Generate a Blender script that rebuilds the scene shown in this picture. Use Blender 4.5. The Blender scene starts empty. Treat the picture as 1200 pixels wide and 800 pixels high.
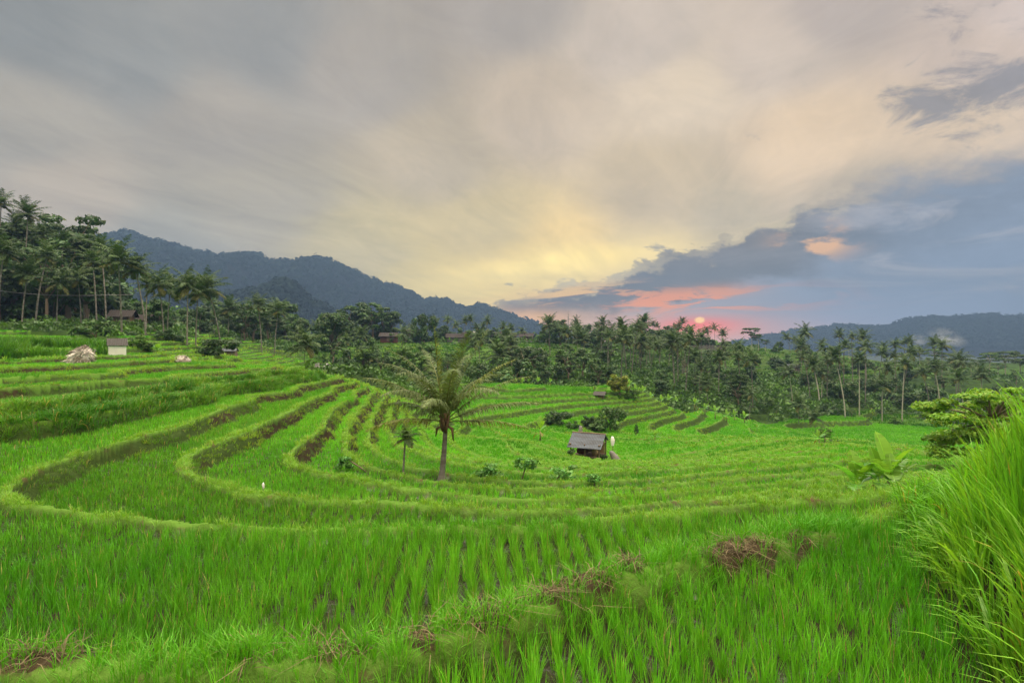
import bpy, math, random
import numpy as np
from mathutils import Vector, Matrix
random.seed(7)
RNG = np.random.default_rng(7)
SC = bpy.context.scene
COL = SC.collection
F = 667.0                       # focal length of the view in photo pixels (20 mm on 36 mm)

def W(px, D, py=None):
    """a place on the land: bearing of photo column px, D metres ahead"""
    return ((px - 600.0) / F * D, D)

# ------------------------------------------------------------------ noise
def _hash(ix, iy, s):
    n = (ix * 374761393 + iy * 668265263 + s * 974634777) & 0xFFFFFFFF
    n = ((n ^ (n >> 13)) * 1274126177) & 0xFFFFFFFF
    return ((n ^ (n >> 16)) & 0xFFFF) / 65535.0

def vnoise(x, y, s=0):
    x = np.asarray(x, float); y = np.asarray(y, float)
    ix = np.floor(x).astype(np.int64); iy = np.floor(y).astype(np.int64)
    fx = x - ix; fy = y - iy
    fx = fx * fx * (3 - 2 * fx); fy = fy * fy * (3 - 2 * fy)
    a = _hash(ix, iy, s); b = _hash(ix + 1, iy, s); c = _hash(ix, iy + 1, s); d = _hash(ix + 1, iy + 1, s)
    return (a * (1 - fx) + b * fx) * (1 - fy) + (c * (1 - fx) + d * fx) * fy

def fbm(x, y, s=0, o=4):
    t = 0; amp = 0.5; f = 1.0
    for i in range(o):
        t = t + amp * vnoise(np.asarray(x) * f + 17.3 * i, np.asarray(y) * f - 9.1 * i, s + i); amp *= 0.5; f *= 2.03
    return t / (1 - 0.5 ** o)

def sstep(a, b, x):
    t = np.clip((x - a) / (b - a), 0, 1)
    return t * t * (3 - 2 * t)

# ------------------------------------------------------------------ objects
def tag(o, label=None, cat=None, group=None, kind=None):
    if label: o['label'] = label
    if cat: o['category'] = cat
    if group: o['group'] = group
    if kind: o['kind'] = kind
    return o

def empty(name, loc=(0, 0, 0), rz=0.0, s=1.0):
    o = bpy.data.objects.new(name, None); COL.objects.link(o)
    o.location = loc; o.rotation_euler = (0, 0, rz); o.scale = (s, s, s)
    o.empty_display_size = 0.2
    return o

def mesh_np(name, V, Fc, mat, col=None, smooth=False, attrs=None):
    """mesh from arrays; Fc is an (n,3) or (n,4) array or a list of such arrays; col is per-vertex rgb"""
    me = bpy.data.meshes.new(name)
    V = np.asarray(V, np.float32)
    lst = Fc if isinstance(Fc, list) else [Fc]
    lst = [np.asarray(f, np.int32) for f in lst if len(f)]
    me.vertices.add(len(V)); me.vertices.foreach_set('co', V.ravel())
    nl = sum(f.size for f in lst); nf = sum(len(f) for f in lst)
    me.loops.add(nl); me.polygons.add(nf)
    me.loops.foreach_set('vertex_index', np.concatenate([f.ravel() for f in lst]))
    tot = np.concatenate([np.full(len(f), f.shape[1], np.int32) for f in lst])
    st = np.concatenate([[0], np.cumsum(tot)[:-1]]).astype(np.int32)
    me.polygons.foreach_set('loop_start', st); me.polygons.foreach_set('loop_total', tot)
    me.polygons.foreach_set('use_smooth', np.full(nf, smooth))
    me.update(calc_edges=True)
    if col is not None:
        c = np.ones((len(V), 4), np.float32); c[:, :3] = col
        at = me.color_attributes.new('tint', 'FLOAT_COLOR', 'POINT'); at.data.foreach_set('color', c.ravel())
    for k, v in (attrs or {}).items():
        at = me.attributes.new(k, 'FLOAT', 'POINT'); at.data.foreach_set('value', np.asarray(v, np.float32))
    if mat:
        for m in (mat if isinstance(mat, list) else [mat]): me.materials.append(m)
    return me

def link(name, me, parent=None, loc=None):
    o = bpy.data.objects.new(name, me); COL.objects.link(o)
    if parent: o.parent = parent
    if loc is not None: o.location = loc
    return o

class MB:
    """collects boxes, tubes and quads and builds them as one mesh"""
    def __init__(s): s.v = []; s.q = []; s.t = []; s.c = []; s.col = None
    def _n(s): return len(s.v)
    def add(s, vs, quads=(), tris=()):
        n = len(s.v); s.v += [tuple(p) for p in vs]
        s.q += [tuple(i + n for i in f) for f in quads]; s.t += [tuple(i + n for i in f) for f in tris]
        s.c += [s.col or (1, 1, 1)] * len(vs)
    def box(s, x0, x1, y0, y1, z0, z1, M=None):
        vs = [Vector((x, y, z)) for z in (z0, z1) for y in (y0, y1) for x in (x0, x1)]
        if M is not None: vs = [M @ v for v in vs]
        s.add(vs, [(0, 2, 3, 1), (4, 5, 7, 6), (0, 1, 5, 4), (1, 3, 7, 5), (3, 2, 6, 7), (2, 0, 4, 6)])
    def tube(s, pts, rad, n=8, cap=True):
        pts = [Vector(p) for p in pts]
        rad = rad if hasattr(rad, '__len__') else [rad] * len(pts)
        vs = []; up = Vector((0.31, 0.17, 1)) 
        for i, p in enumerate(pts):
            d = (pts[min(i + 1, len(pts) - 1)] - pts[max(i - 1, 0)]).normalized()
            a = d.cross(Vector((1, 0.2, 0.1)) if abs(d.x) < 0.8 else Vector((0, 1, 0.2))).normalized(); b = d.cross(a)
            for k in range(n):
                t = 2 * math.pi * k / n
                vs.append(p + (a * math.cos(t) + b * math.sin(t)) * rad[i])
        q = []
        for i in range(len(pts) - 1):
            for k in range(n):
                q.append((i * n + k, i * n + (k + 1) % n, (i + 1) * n + (k + 1) % n, (i + 1) * n + k))
        tr = []
        if cap:
            c0 = len(vs); vs.append(pts[0]); c1 = len(vs); vs.append(pts[-1])
            for k in range(n):
                tr.append((c0, (k + 1) % n, k)); L = (len(pts) - 1) * n
                tr.append((c1, L + k, L + (k + 1) % n))
        s.add(vs, q, tr)
    def mesh(s, name, mat, smooth=False):
        fs = []
        if s.q: fs.append(np.array(s.q))
        if s.t: fs.append(np.array(s.t))
        return mesh_np(name, np.array([tuple(v) for v in s.v]), fs, mat, np.array(s.c), smooth)
    def build(s, name, mat, parent=None, smooth=False, loc=None):
        return link(name, s.mesh(name, mat, smooth), parent, loc)

# ------------------------------------------------------------------ node helpers
class NT:
    def __init__(s, tree): s.t = tree; s.n = tree.nodes; s.l = tree.links
    def new(s, typ, **kw):
        nd = s.n.new(typ)
        for k, v in kw.items(): setattr(nd, k, v)
        return nd
    def put(s, sock, v):
        if isinstance(v, bpy.types.NodeSocket): s.l.new(v, sock)
        elif v is not None:
            if hasattr(sock.default_value, '__len__'):
                if not hasattr(v, '__len__'): v = (v,) * len(sock.default_value)
                if len(sock.default_value) == 4 and len(v) == 3: v = tuple(v) + (1.0,)
            sock.default_value = v
    def m(s, op, a, b=None, c=None, clamp=False):
        nd = s.new('ShaderNodeMath', operation=op, use_clamp=clamp)
        s.put(nd.inputs[0], a); s.put(nd.inputs[1], b); s.put(nd.inputs[2], c)
        return nd.outputs[0]
    def vm(s, op, a, b=None, scale=None):
        nd = s.new('ShaderNodeVectorMath', operation=op)
        s.put(nd.inputs[0], a); s.put(nd.inputs[1], b)
        if scale is not None: s.put(nd.inputs['Scale'], scale)
        return nd.outputs['Value'] if op in ('LENGTH', 'DOT_PRODUCT') else nd.outputs[0]
    def xyz(s, x, y, z):
        nd = s.new('ShaderNodeCombineXYZ'); s.put(nd.inputs[0], x); s.put(nd.inputs[1], y); s.put(nd.inputs[2], z); return nd.outputs[0]
    def mix(s, f, a, b, mode='MIX', clamp=True):
        nd = s.new('ShaderNodeMix', data_type='RGBA', blend_type=mode, clamp_factor=clamp)
        s.put(nd.inputs[0], f); s.put(nd.inputs[6], a); s.put(nd.inputs[7], b); return nd.outputs[2]
    def noise(s, vec, scale, detail=4, rough=0.55, dist=0.0, out=0):
        nd = s.new('ShaderNodeTexNoise'); s.put(nd.inputs['Vector'], vec); nd.inputs['Scale'].default_value = scale
        nd.inputs['Detail'].default_value = detail; nd.inputs['Roughness'].default_value = rough; nd.inputs['Distortion'].default_value = dist
        return nd.outputs[out]
    def ss(s, a, b, x):
        nd = s.new('ShaderNodeMapRange', interpolation_type='SMOOTHSTEP')
        s.put(nd.inputs['Value'], x); s.put(nd.inputs['From Min'], a); s.put(nd.inputs['From Max'], b)
        return nd.outputs[0]
    def ramp(s, fac, stops, interp='LINEAR'):
        nd = s.new('ShaderNodeValToRGB'); r = nd.color_ramp; r.interpolation = interp
        while len(r.elements) < len(stops): r.elements.new(0.5)
        for e, (p, c) in zip(r.elements, stops):
            e.position = p; e.color = (c if hasattr(c, '__len__') else (c, c, c)) + (1.0,) if hasattr(c, '__len__') and len(c) == 3 else (c, c, c, 1.0) if not hasattr(c, '__len__') else c
        s.put(nd.inputs[0], fac); return nd.outputs[0]

def lin(r, g=None, b=None):
    if g is None: r, g, b = r
    f = lambda c: (c / 255 / 12.92) if c <= 10.3 else ((c / 255 + 0.055) / 1.055) ** 2.4
    return (f(r), f(g), f(b))

def new_mat(name):
    m = bpy.data.materials.new(name); m.use_nodes = True
    t = NT(m.node_tree); t.n.clear()
    out = t.new('ShaderNodeOutputMaterial')
    return m, t, out

def leaf_mat(name, base, rough=0.5, trans=0.35, spec=0.3, var=0.25, nscale=3.0, tcol=None):
    """thin leaf: diffuse and gloss on the front, some light through; tinted by the mesh's own tint"""
    m, t, out = new_mat(name)
    at = t.new('ShaderNodeAttribute', attribute_name='tint')
    geo = t.new('ShaderNodeTexCoord')
    n = t.noise(geo.outputs['Object'], nscale, 3)
    oi = t.new('ShaderNodeObjectInfo')
    k = t.m('MULTIPLY_ADD', n, 2 * var, 1 - var)
    k = t.m('MULTIPLY', k, t.m('MULTIPLY_ADD', oi.outputs['Random'], 0.3, 0.85))
    c = t.mix(1.0, at.outputs['Color'], base, 'MULTIPLY')
    c = t.vm('SCALE', c, scale=k)
    p = t.new('ShaderNodeBsdfPrincipled'); t.put(p.inputs['Base Color'], c)
    p.inputs['Roughness'].default_value = rough; p.inputs['Specular IOR Level'].default_value = spec
    tr = t.new('ShaderNodeBsdfTranslucent')
    tc = t.mix(1.0, c, tcol or (1.25, 1.15, 0.55), 'MULTIPLY'); t.put(tr.inputs['Color'], tc)
    ms = t.new('ShaderNodeMixShader'); ms.inputs[0].default_value = trans
    t.l.new(p.outputs[0], ms.inputs[1]); t.l.new(tr.outputs[0], ms.inputs[2]); t.l.new(ms.outputs[0], out.inputs[0])
    return m

def solid_mat(name, base, rough=0.8, spec=0.3, var=0.35, nscale=4.0, stretch=(1, 1, 1), metal=0.0, bump=0.3, second=None):
    m, t, out = new_mat(name)
    at = t.new('ShaderNodeAttribute', attribute_name='tint')
    geo = t.new('ShaderNodeTexCoord')
    v = t.vm('MULTIPLY', geo.outputs['Object'], stretch)
    n = t.noise(v, nscale, 6, 0.6)
    n2 = t.noise(v, nscale * 0.23, 3)
    c = t.mix(1.0, at.outputs['Color'], base, 'MULTIPLY')
    if second: c = t.mix(t.ss(0.42, 0.62, n2), c, second)
    c = t.vm('SCALE', c, scale=t.m('MULTIPLY_ADD', n, 2 * var, 1 - var))
    p = t.new('ShaderNodeBsdfPrincipled'); t.put(p.inputs['Base Color'], c)
    p.inputs['Roughness'].default_value = rough; p.inputs['Specular IOR Level'].default_value = spec; p.inputs['Metallic'].default_value = metal
    if bump:
        b = t.new('ShaderNodeBump'); b.inputs['Strength'].default_value = bump; b.inputs['Distance'].default_value = 0.03
        t.put(b.inputs['Height'], n); t.l.new(b.outputs[0], p.inputs['Normal'])
    t.l.new(p.outputs[0], out.inputs[0])
    return m
# ------------------------------------------------------------------ the lie of the land
# terrace floors, from the highest to the lowest, in metres relative to the eye
LEV = np.array([14, 12, 10, 8.5, 7, 5.5, 4.2, 3.0, 2.0, 1.2, 0.5, -0.2, -0.75, -1.2, -1.45, -1.7, -1.95, -2.3, -2.6, -3.0, -3.36, -3.74, -4.15, -4.6, -5.1,
                -5.7, -6.2, -6.7, -7.2, -7.7, -8.2, -8.7, -9.2, -9.8, -10.4, -11, -11.7, -12.4, -13.2, -14, -15, -16, -17, -18.5, -20, -23, -26.])
THR = 0.5 * (LEV[:-1] + LEV[1:])
CP = []                                      # (bearing, ln range, height)
def cp(px, py, z=None, D=None, zval=None):
    if D is None: D = z * F / (400.0 - py)
    if z is None: z = (400.0 - py) / F * D
    x = (px - 600) / F * D
    CP.append((math.atan2(x, D), math.log(math.hypot(x, D)), z if zval is None else zval))
def crest(zu, pts):
    i = int(np.argmin(abs(LEV - zu))); zv = THR[i]
    P = []
    for (a, b) in zip(pts[:-1], pts[1:]):
        n = max(1, int(math.hypot(b[0] - a[0], (b[1] - a[1]) * 3) / 24))
        for k in range(n): P.append((a[0] + (b[0] - a[0]) * k / n, a[1] + (b[1] - a[1]) * k / n))
    P.append(pts[-1])
    for (px, py) in P: cp(px, py, z=zu, zval=zv)
crest(-2.6, [(-160, 822), (0, 808), (230, 800), (430, 796), (540, 760), (640, 718), (740, 689), (870, 657), (990, 624), (1080, 594)])
crest(-3.0, [(372, 450), (300, 470), (210, 505), (100, 536), (40, 562), (14, 580), (30, 597), (100, 609), (200, 621), (350, 631), (463, 626), (600, 627), (680, 621), (743, 614), (830, 604), (900, 597), (1010, 586)])
crest(-3.36, [(401, 453), (362, 474), (325, 495), (292, 510), (250, 527), (224, 540), (222, 556), (240, 571), (275, 579), (307, 586), (375, 592), (467, 594), (537, 602), (590, 605), (663, 606), (740, 600), (820, 592), (900, 584), (1000, 574)])
crest(-3.74, [(429, 456), (420, 467), (399, 478), (388, 490), (384, 503), (364, 518), (346, 534), (346, 546), (370, 558), (433, 569), (500, 580), (563, 589), (640, 591), (740, 587), (830, 579), (920, 571), (1010, 562)])
crest(-4.15, [(441, 460), (428, 478), (416, 494), (408, 512), (408, 530), (430, 549), (480, 563), (540, 573), (600, 578), (680, 579), (760, 575), (840, 567), (930, 559), (1010, 552)])
crest(-4.6, [(453, 463), (443, 480), (434, 500), (432, 520), (452, 538), (490, 552), (560, 564), (640, 569), (720, 567), (800, 561), (900, 551), (1000, 543)])
crest(-5.1, [(466, 466), (458, 484), (455, 505), (470, 524), (510, 539), (570, 552), (640, 558), (720, 557), (800, 551), (900, 541), (990, 534)])
crest(-2.3, [(0, 486), (60, 482), (120, 472), (190, 460), (250, 449), (320, 441), (345, 439)])
crest(-1.95, [(-60, 462), (0, 459), (60, 455), (130, 449), (200, 446)])
crest(-1.7, [(-60, 448), (0, 446), (60, 443), (120, 441), (135, 437), (200, 431), (258, 429)])
crest(-1.45, [(-60, 436), (0, 434), (75, 431), (175, 424), (205, 422)])
crest(-1.2, [(-60, 425), (0, 424), (60, 420), (120, 417)])
crest(-0.75, [(-60, 410), (0, 409), (70, 408)])
for p in [(100, 700), (300, 700), (480, 690), (620, 660), (780, 632), (0, 640), (-80, 690), (200, 655), (60, 628), (180, 506), (330, 460), (-60, 560), (900, 618)]:
    cp(*p, z=-3.0)
for p in [(70, 586), (105, 584), (150, 566), (150, 596), (200, 584), (250, 603), (300, 606), (400, 611), (500, 615), (600, 617), (170, 547), (235, 521), (300, 489), (350, 470)]: cp(*p, z=-3.36)
for p in [(260, 560), (300, 566), (340, 577), (440, 583), (540, 596), (290, 535), (340, 506), (375, 483)]: cp(*p, z=-3.74)
for p in [(0, 528), (70, 518), (140, 503), (200, 485), (260, 467), (325, 453)]: cp(*p, z=-3.0)
for a in (-1.4, -1.0, -0.75, -0.4, 0, 0.4, 0.8, 1.2):
    for r in (1.2, 2.6, 4.0): CP.append((a, math.log(r), -2.62))
for p in [(800, 740), (650, 770), (950, 720), (1000, 660), (1100, 660)]: cp(*p, z=-2.62)
for (px, py, D) in [
    (690, 540, 42), (700, 552, 29), (600, 520, 42), (540, 500, 52), (640, 512, 54), (800, 520, 57), (900, 533, 36), (1000, 527, 33), (900, 515, 66),
    (960, 520, 48), (1010, 522, 42), (850, 500, 86), (1000, 499, 113), (1060, 497, 119), (900, 497, 112), (1100, 497, 126), (1160, 500, 122), (800, 503, 80), (740, 508, 68),
    (560, 498, 62), (610, 493, 66), (600, 484, 70), (650, 474, 78), (700, 464, 85), (600, 466, 80), (550, 474, 74), (750, 458, 90), (600, 455, 88), (680, 455, 92),
    (500, 480, 62), (490, 500, 47), (830, 486, 95), (770, 474, 92), (650, 452, 112), (480, 462, 80), (420, 440, 72), (460, 450, 76),
    (650, 425, 150), (600, 415, 165), (560, 401, 212), (450, 415, 152), (430, 400, 187), (500, 402, 195), (430, 432, 118), (350, 425, 122), (380, 440, 80), (540, 435, 128),
    (700, 422, 168), (700, 401, 232), (640, 400, 240), (760, 402, 235), (820, 405, 232), (820, 440, 165), (780, 462, 118), (870, 470, 125), (900, 428, 198), (960, 412, 252), (900, 409, 246), (930, 450, 160),
    (1000, 420, 238), (1000, 452, 170), (1060, 432, 205), (1100, 446, 190), (1200, 447, 205), (1200, 490, 150), (1200, 425, 300), (1100, 422, 290), (1350, 460, 210), (1400, 520, 120), (1200, 540, 70), (1100, 530, 55), (1150, 560, 36), (1300, 560, 36),
    (300, 432, 78), (260, 418, 82), (300, 414, 100), (300, 403, 122), (240, 404, 100), (200, 400, 75), (150, 404, 62), (100, 402, 62), (150, 415, 48), (230, 420, 55), (280, 436, 52), (345, 442, 52),
    (0, 402, 60), (0, 388, 84), (60, 386, 88), (130, 386, 90), (-60, 385, 84), (0, 338, 120), (60, 335, 132), (130, 372, 125), (-100, 330, 120), (200, 391, 135), (300, 394, 175), (-300, 360, 80), (-300, 300, 140),
    (-200, 470, 30), (-300, 430, 30), (-300, 560, 14), (-250, 600, 10), (-200, 420, 50)]:
    cp(px, py, D=D)
for a in np.radians([-85, -65, -50, -40, -30, -20, -10, 0, 10, 20, 30, 40, 50, 65, 85]):
    CP.append((a, math.log(360), -14 if a > -0.5 else 6)); CP.append((a, math.log(520), -30 if a > -0.5 else -12)); CP.append((a, math.log(800), -36)); 
CP.append((1.2, math.log(40), -6)); CP.append((1.2, math.log(120), -14)); CP.append((-1.2, math.log(40), -0.5)); CP.append((-1.2, math.log(120), 9)); CP.append((-1.2, math.log(12), -2.9))

def _tps(CPs, lam):
    P = np.array(CPs); X = P[:, :2]; z = P[:, 2]; n = len(P)
    d2 = ((X[:, None] - X[None]) ** 2).sum(-1)
    K = 0.5 * d2 * np.log(d2 + 1e-12) + lam * np.eye(n)
    A = np.zeros((n + 3, n + 3)); A[:n, :n] = K; A[:n, n] = 1; A[:n, n + 1:] = X; A[n, :n] = 1; A[n + 1:, :n] = X.T
    w = np.linalg.solve(A, np.concatenate([z, np.zeros(3)]))
    return X, w
_X, _w = _tps(CP, 2e-4)
def tps(a, l):
    out = np.empty(len(a)); n = len(_X)
    for i in range(0, len(a), 20000):
        d2 = (a[i:i + 20000, None] - _X[None, :, 0]) ** 2 + (l[i:i + 20000, None] - _X[None, :, 1]) ** 2
        out[i:i + 20000] = (0.5 * d2 * np.log(d2 + 1e-12)) @ _w[:n] + _w[n] + a[i:i + 20000] * _w[n + 1] + l[i:i + 20000] * _w[n + 2]
    return out
NA, NR = 900, 980
AZ = np.concatenate([np.radians(np.linspace(-84, -48, 40, endpoint=False)), np.radians(np.linspace(-48, 48, NA - 80)), np.radians(np.linspace(48, 84, 41)[1:])])
NA = len(AZ)
LR = np.linspace(math.log(1.0), math.log(800.0), NR)
# smooth land on a coarse grid, then resampled
_ca = np.linspace(AZ[0], AZ[-1], 640); _cl = np.linspace(LR[0], LR[-1], 520)
_g = tps(*[q.ravel() for q in np.meshgrid(_ca, _cl)]).reshape(520, 640)
def bil(G, a0, a1, l0, l1, a, l):
    ny, nx = G.shape
    u = np.clip((a - a0) / (a1 - a0) * (nx - 1), 0, nx - 1.001); v = np.clip((l - l0) / (l1 - l0) * (ny - 1), 0, ny - 1.001)
    i = u.astype(int); j = v.astype(int); fu = u - i; fv = v - j
    return (G[j, i] * (1 - fu) + G[j, i + 1] * fu) * (1 - fv) + (G[j + 1, i] * (1 - fu) + G[j + 1, i + 1] * fu) * fv
AG, LG = np.meshgrid(AZ, LR)
RG = np.exp(LG); XG = RG * np.sin(AG); YG = RG * np.cos(AG)
ZS = bil(_g, _ca[0], _ca[-1], _cl[0], _cl[-1], AG.ravel(), LG.ravel()).reshape(AG.shape)
# small wander of the terrace edges
ZS += (fbm(XG * 0.06, YG * 0.06, 9, 2) - 0.5) * (0.9 * sstep(45, 140, RG))
dzl = np.gradient(ZS, LR, axis=0); dza = np.gradient(ZS, AZ, axis=1)
GR = np.sqrt(dzl ** 2 + dza ** 2) / RG
GR = np.maximum(GR, 0.012)
IDX = np.searchsorted(-THR, -ZS)            # which floor each point belongs to
IDX = np.clip(IDX, 0, len(LEV) - 1)
thr_lo = np.concatenate([THR, [-99]])[IDX]; thr_hi = np.concatenate([[99], THR])[IDX]
wob = (fbm(XG * 2.2, YG * 2.2, 21, 3) - 0.5) * 0.22 + (fbm(XG * 0.7, YG * 0.7, 27, 2) - 0.5) * 0.40 * sstep(7, 11, RG)
D_LO = (ZS - thr_lo) / GR + wob             # metres to this floor's own outer edge
D_HI = (thr_hi - ZS) / GR + wob             # metres from the foot of the bank above
up = np.concatenate([[LEV[0] + 2], LEV[:-1]])[IDX] - LEV[IDX]
wr = (0.12 + 0.16 * up + 0.004 * RG) * (0.6 + 0.9 * fbm(XG * 0.5, YG * 0.5, 33, 2))
HQ = LEV[IDX] + up * (1 - sstep(0, 1, D_HI / wr))
near_bund = sstep(8.6, 7.4, RG) * (IDX == 18)
bund_w = 0.22 + 0.14 * near_bund
bh = (0.16 + 0.11 * near_bund) * (0.7 + 0.6 * fbm(XG * 1.3, YG * 1.3, 5, 3))
BUND = sstep(bund_w * 1.5, bund_w * 0.8, D_LO) * (GR > 0.0121)
HQ = HQ + bh * BUND
RISER = sstep(wr * 1.08, wr * 0.9, D_HI) * (up > 0.05)
TERR = sstep(330, 230, RG)
H = HQ * TERR + ZS * (1 - TERR)
# right-hand bank with the tall grass
BX = np.array([2.2, 3.0, 3.45, 3.95, 4.55, 5.2, 6.1, 7.6, 9.6]); BY = np.array([0.2, 3.4, 4.4, 5.2, 6.3, 7.7, 9.3, 11.2, 12.6])
bx = np.interp(YG, BY, BX, left=2.2, right=40)
bd = (XG - bx) * 0.86 + (fbm(XG * 1.5, YG * 1.5, 31, 3) - 0.5) * 0.5
bd = np.where(YG < 12.6, bd, -9)
bd = np.minimum(bd, (13.2 - YG) * 0.8)
BANK = sstep(-0.15, 1.0, bd) * sstep(10.4, 5.0, YG)
H = np.where(BANK > 0.001, np.maximum(H, -2.75 + 1.25 * BANK * (0.85 + 0.3 * fbm(XG * 0.8, YG * 0.8, 41, 3)) + 0.10 * np.clip(bd, 0, 3) * BANK), H)
BKM = (BANK > 0.04)
H += (fbm(XG * 5, YG * 5, 51, 3) - 0.5) * 0.06 * np.clip(RISER + BUND + BKM, 0, 1) + (fbm(XG * 14, YG * 14, 53, 2) - 0.5) * 0.07 * np.clip(BUND * near_bund + BKM, 0, 1)
# wild slopes (undergrowth, no paddies): valley sides and groves
WILD = np.zeros_like(H)
def wild(poly):
    global WILD
    P = np.array([(math.atan2((px - 600) / F, 1), math.log(D * math.hypot(1, (px - 600) / F))) for px, D in poly])
    ins = np.zeros(AG.shape, bool); j = len(P) - 1
    a = AG + (fbm(XG * 0.1, YG * 0.1, 61, 3) - 0.5) * 0.05; l = LG + (fbm(XG * 0.1 + 50, YG * 0.1, 63, 3) - 0.5) * 0.16
    for i in range(len(P)):
        c = ((P[i, 1] > l) != (P[j, 1] > l)) & (a < (P[j, 0] - P[i, 0]) * (l - P[i, 1]) / (P[j, 1] - P[i, 1] + 1e-9) + P[i, 0])
        ins ^= c; j = i
    WILD = np.maximum(WILD, ins.astype(float))
wild([(-700, 66), (140, 66), (170, 84), (230, 118), (330, 128), (470, 190), (640, 215), (790, 215), (900, 270), (1000, 255), (1100, 270), (1700, 300), (1700, 800), (-2000, 800), (-2000, 60)])
wild([(352, 60), (400, 58), (455, 60), (520, 92), (600, 100), (700, 97), (760, 97), (800, 92), (850, 104), (960, 120), (1040, 128), (1150, 131), (1500, 140), (1500, 240), (1100, 235), (1020, 190), (930, 165), (880, 172), (800, 205), (700, 205), (650, 140), (560, 132), (480, 135), (420, 120), (350, 95)])
def smp(G, x, y):
    """value of a land grid at world x, y"""
    a = np.arctan2(x, y); l = np.log(np.hypot(x, y))
    u = np.interp(a, AZ, np.arange(NA)); v = np.clip((l - LR[0]) / (LR[-1] - LR[0]) * (NR - 1), 0, NR - 1.001); u = np.clip(u, 0, NA - 1.001)
    i = u.astype(int); j = v.astype(int); fu = u - i; fv = v - j
    return (G[j, i] * (1 - fu) + G[j, i + 1] * fu) * (1 - fv) + (G[j + 1, i] * (1 - fu) + G[j + 1, i + 1] * fu) * fv
def ground(x, y): return float(smp(H, np.array([x]), np.array([y]))[0])
TALL = np.zeros_like(H)                      # the rough grass bank on the rise to the left
TALL = ((IDX == 17) | (IDX == 18) | ((IDX == 19) & (D_HI < wr * 0.95))) & (AG < -0.28) & (RG > 15) & (RG < 46) & ((D_LO < 1.2) | (IDX != 17))
FOOT = sstep(wr + 0.01 + 0.38 * sstep(-0.25, -0.1, AG), wr * 0.9 + 0.22 * sstep(-0.25, -0.1, AG), D_HI) * (up > 0.3) * (RG > 7)
FIELD = np.clip(1 - np.maximum(RISER, FOOT) - BUND, 0, 1) * (1 - WILD) * (1 - BKM)

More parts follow.
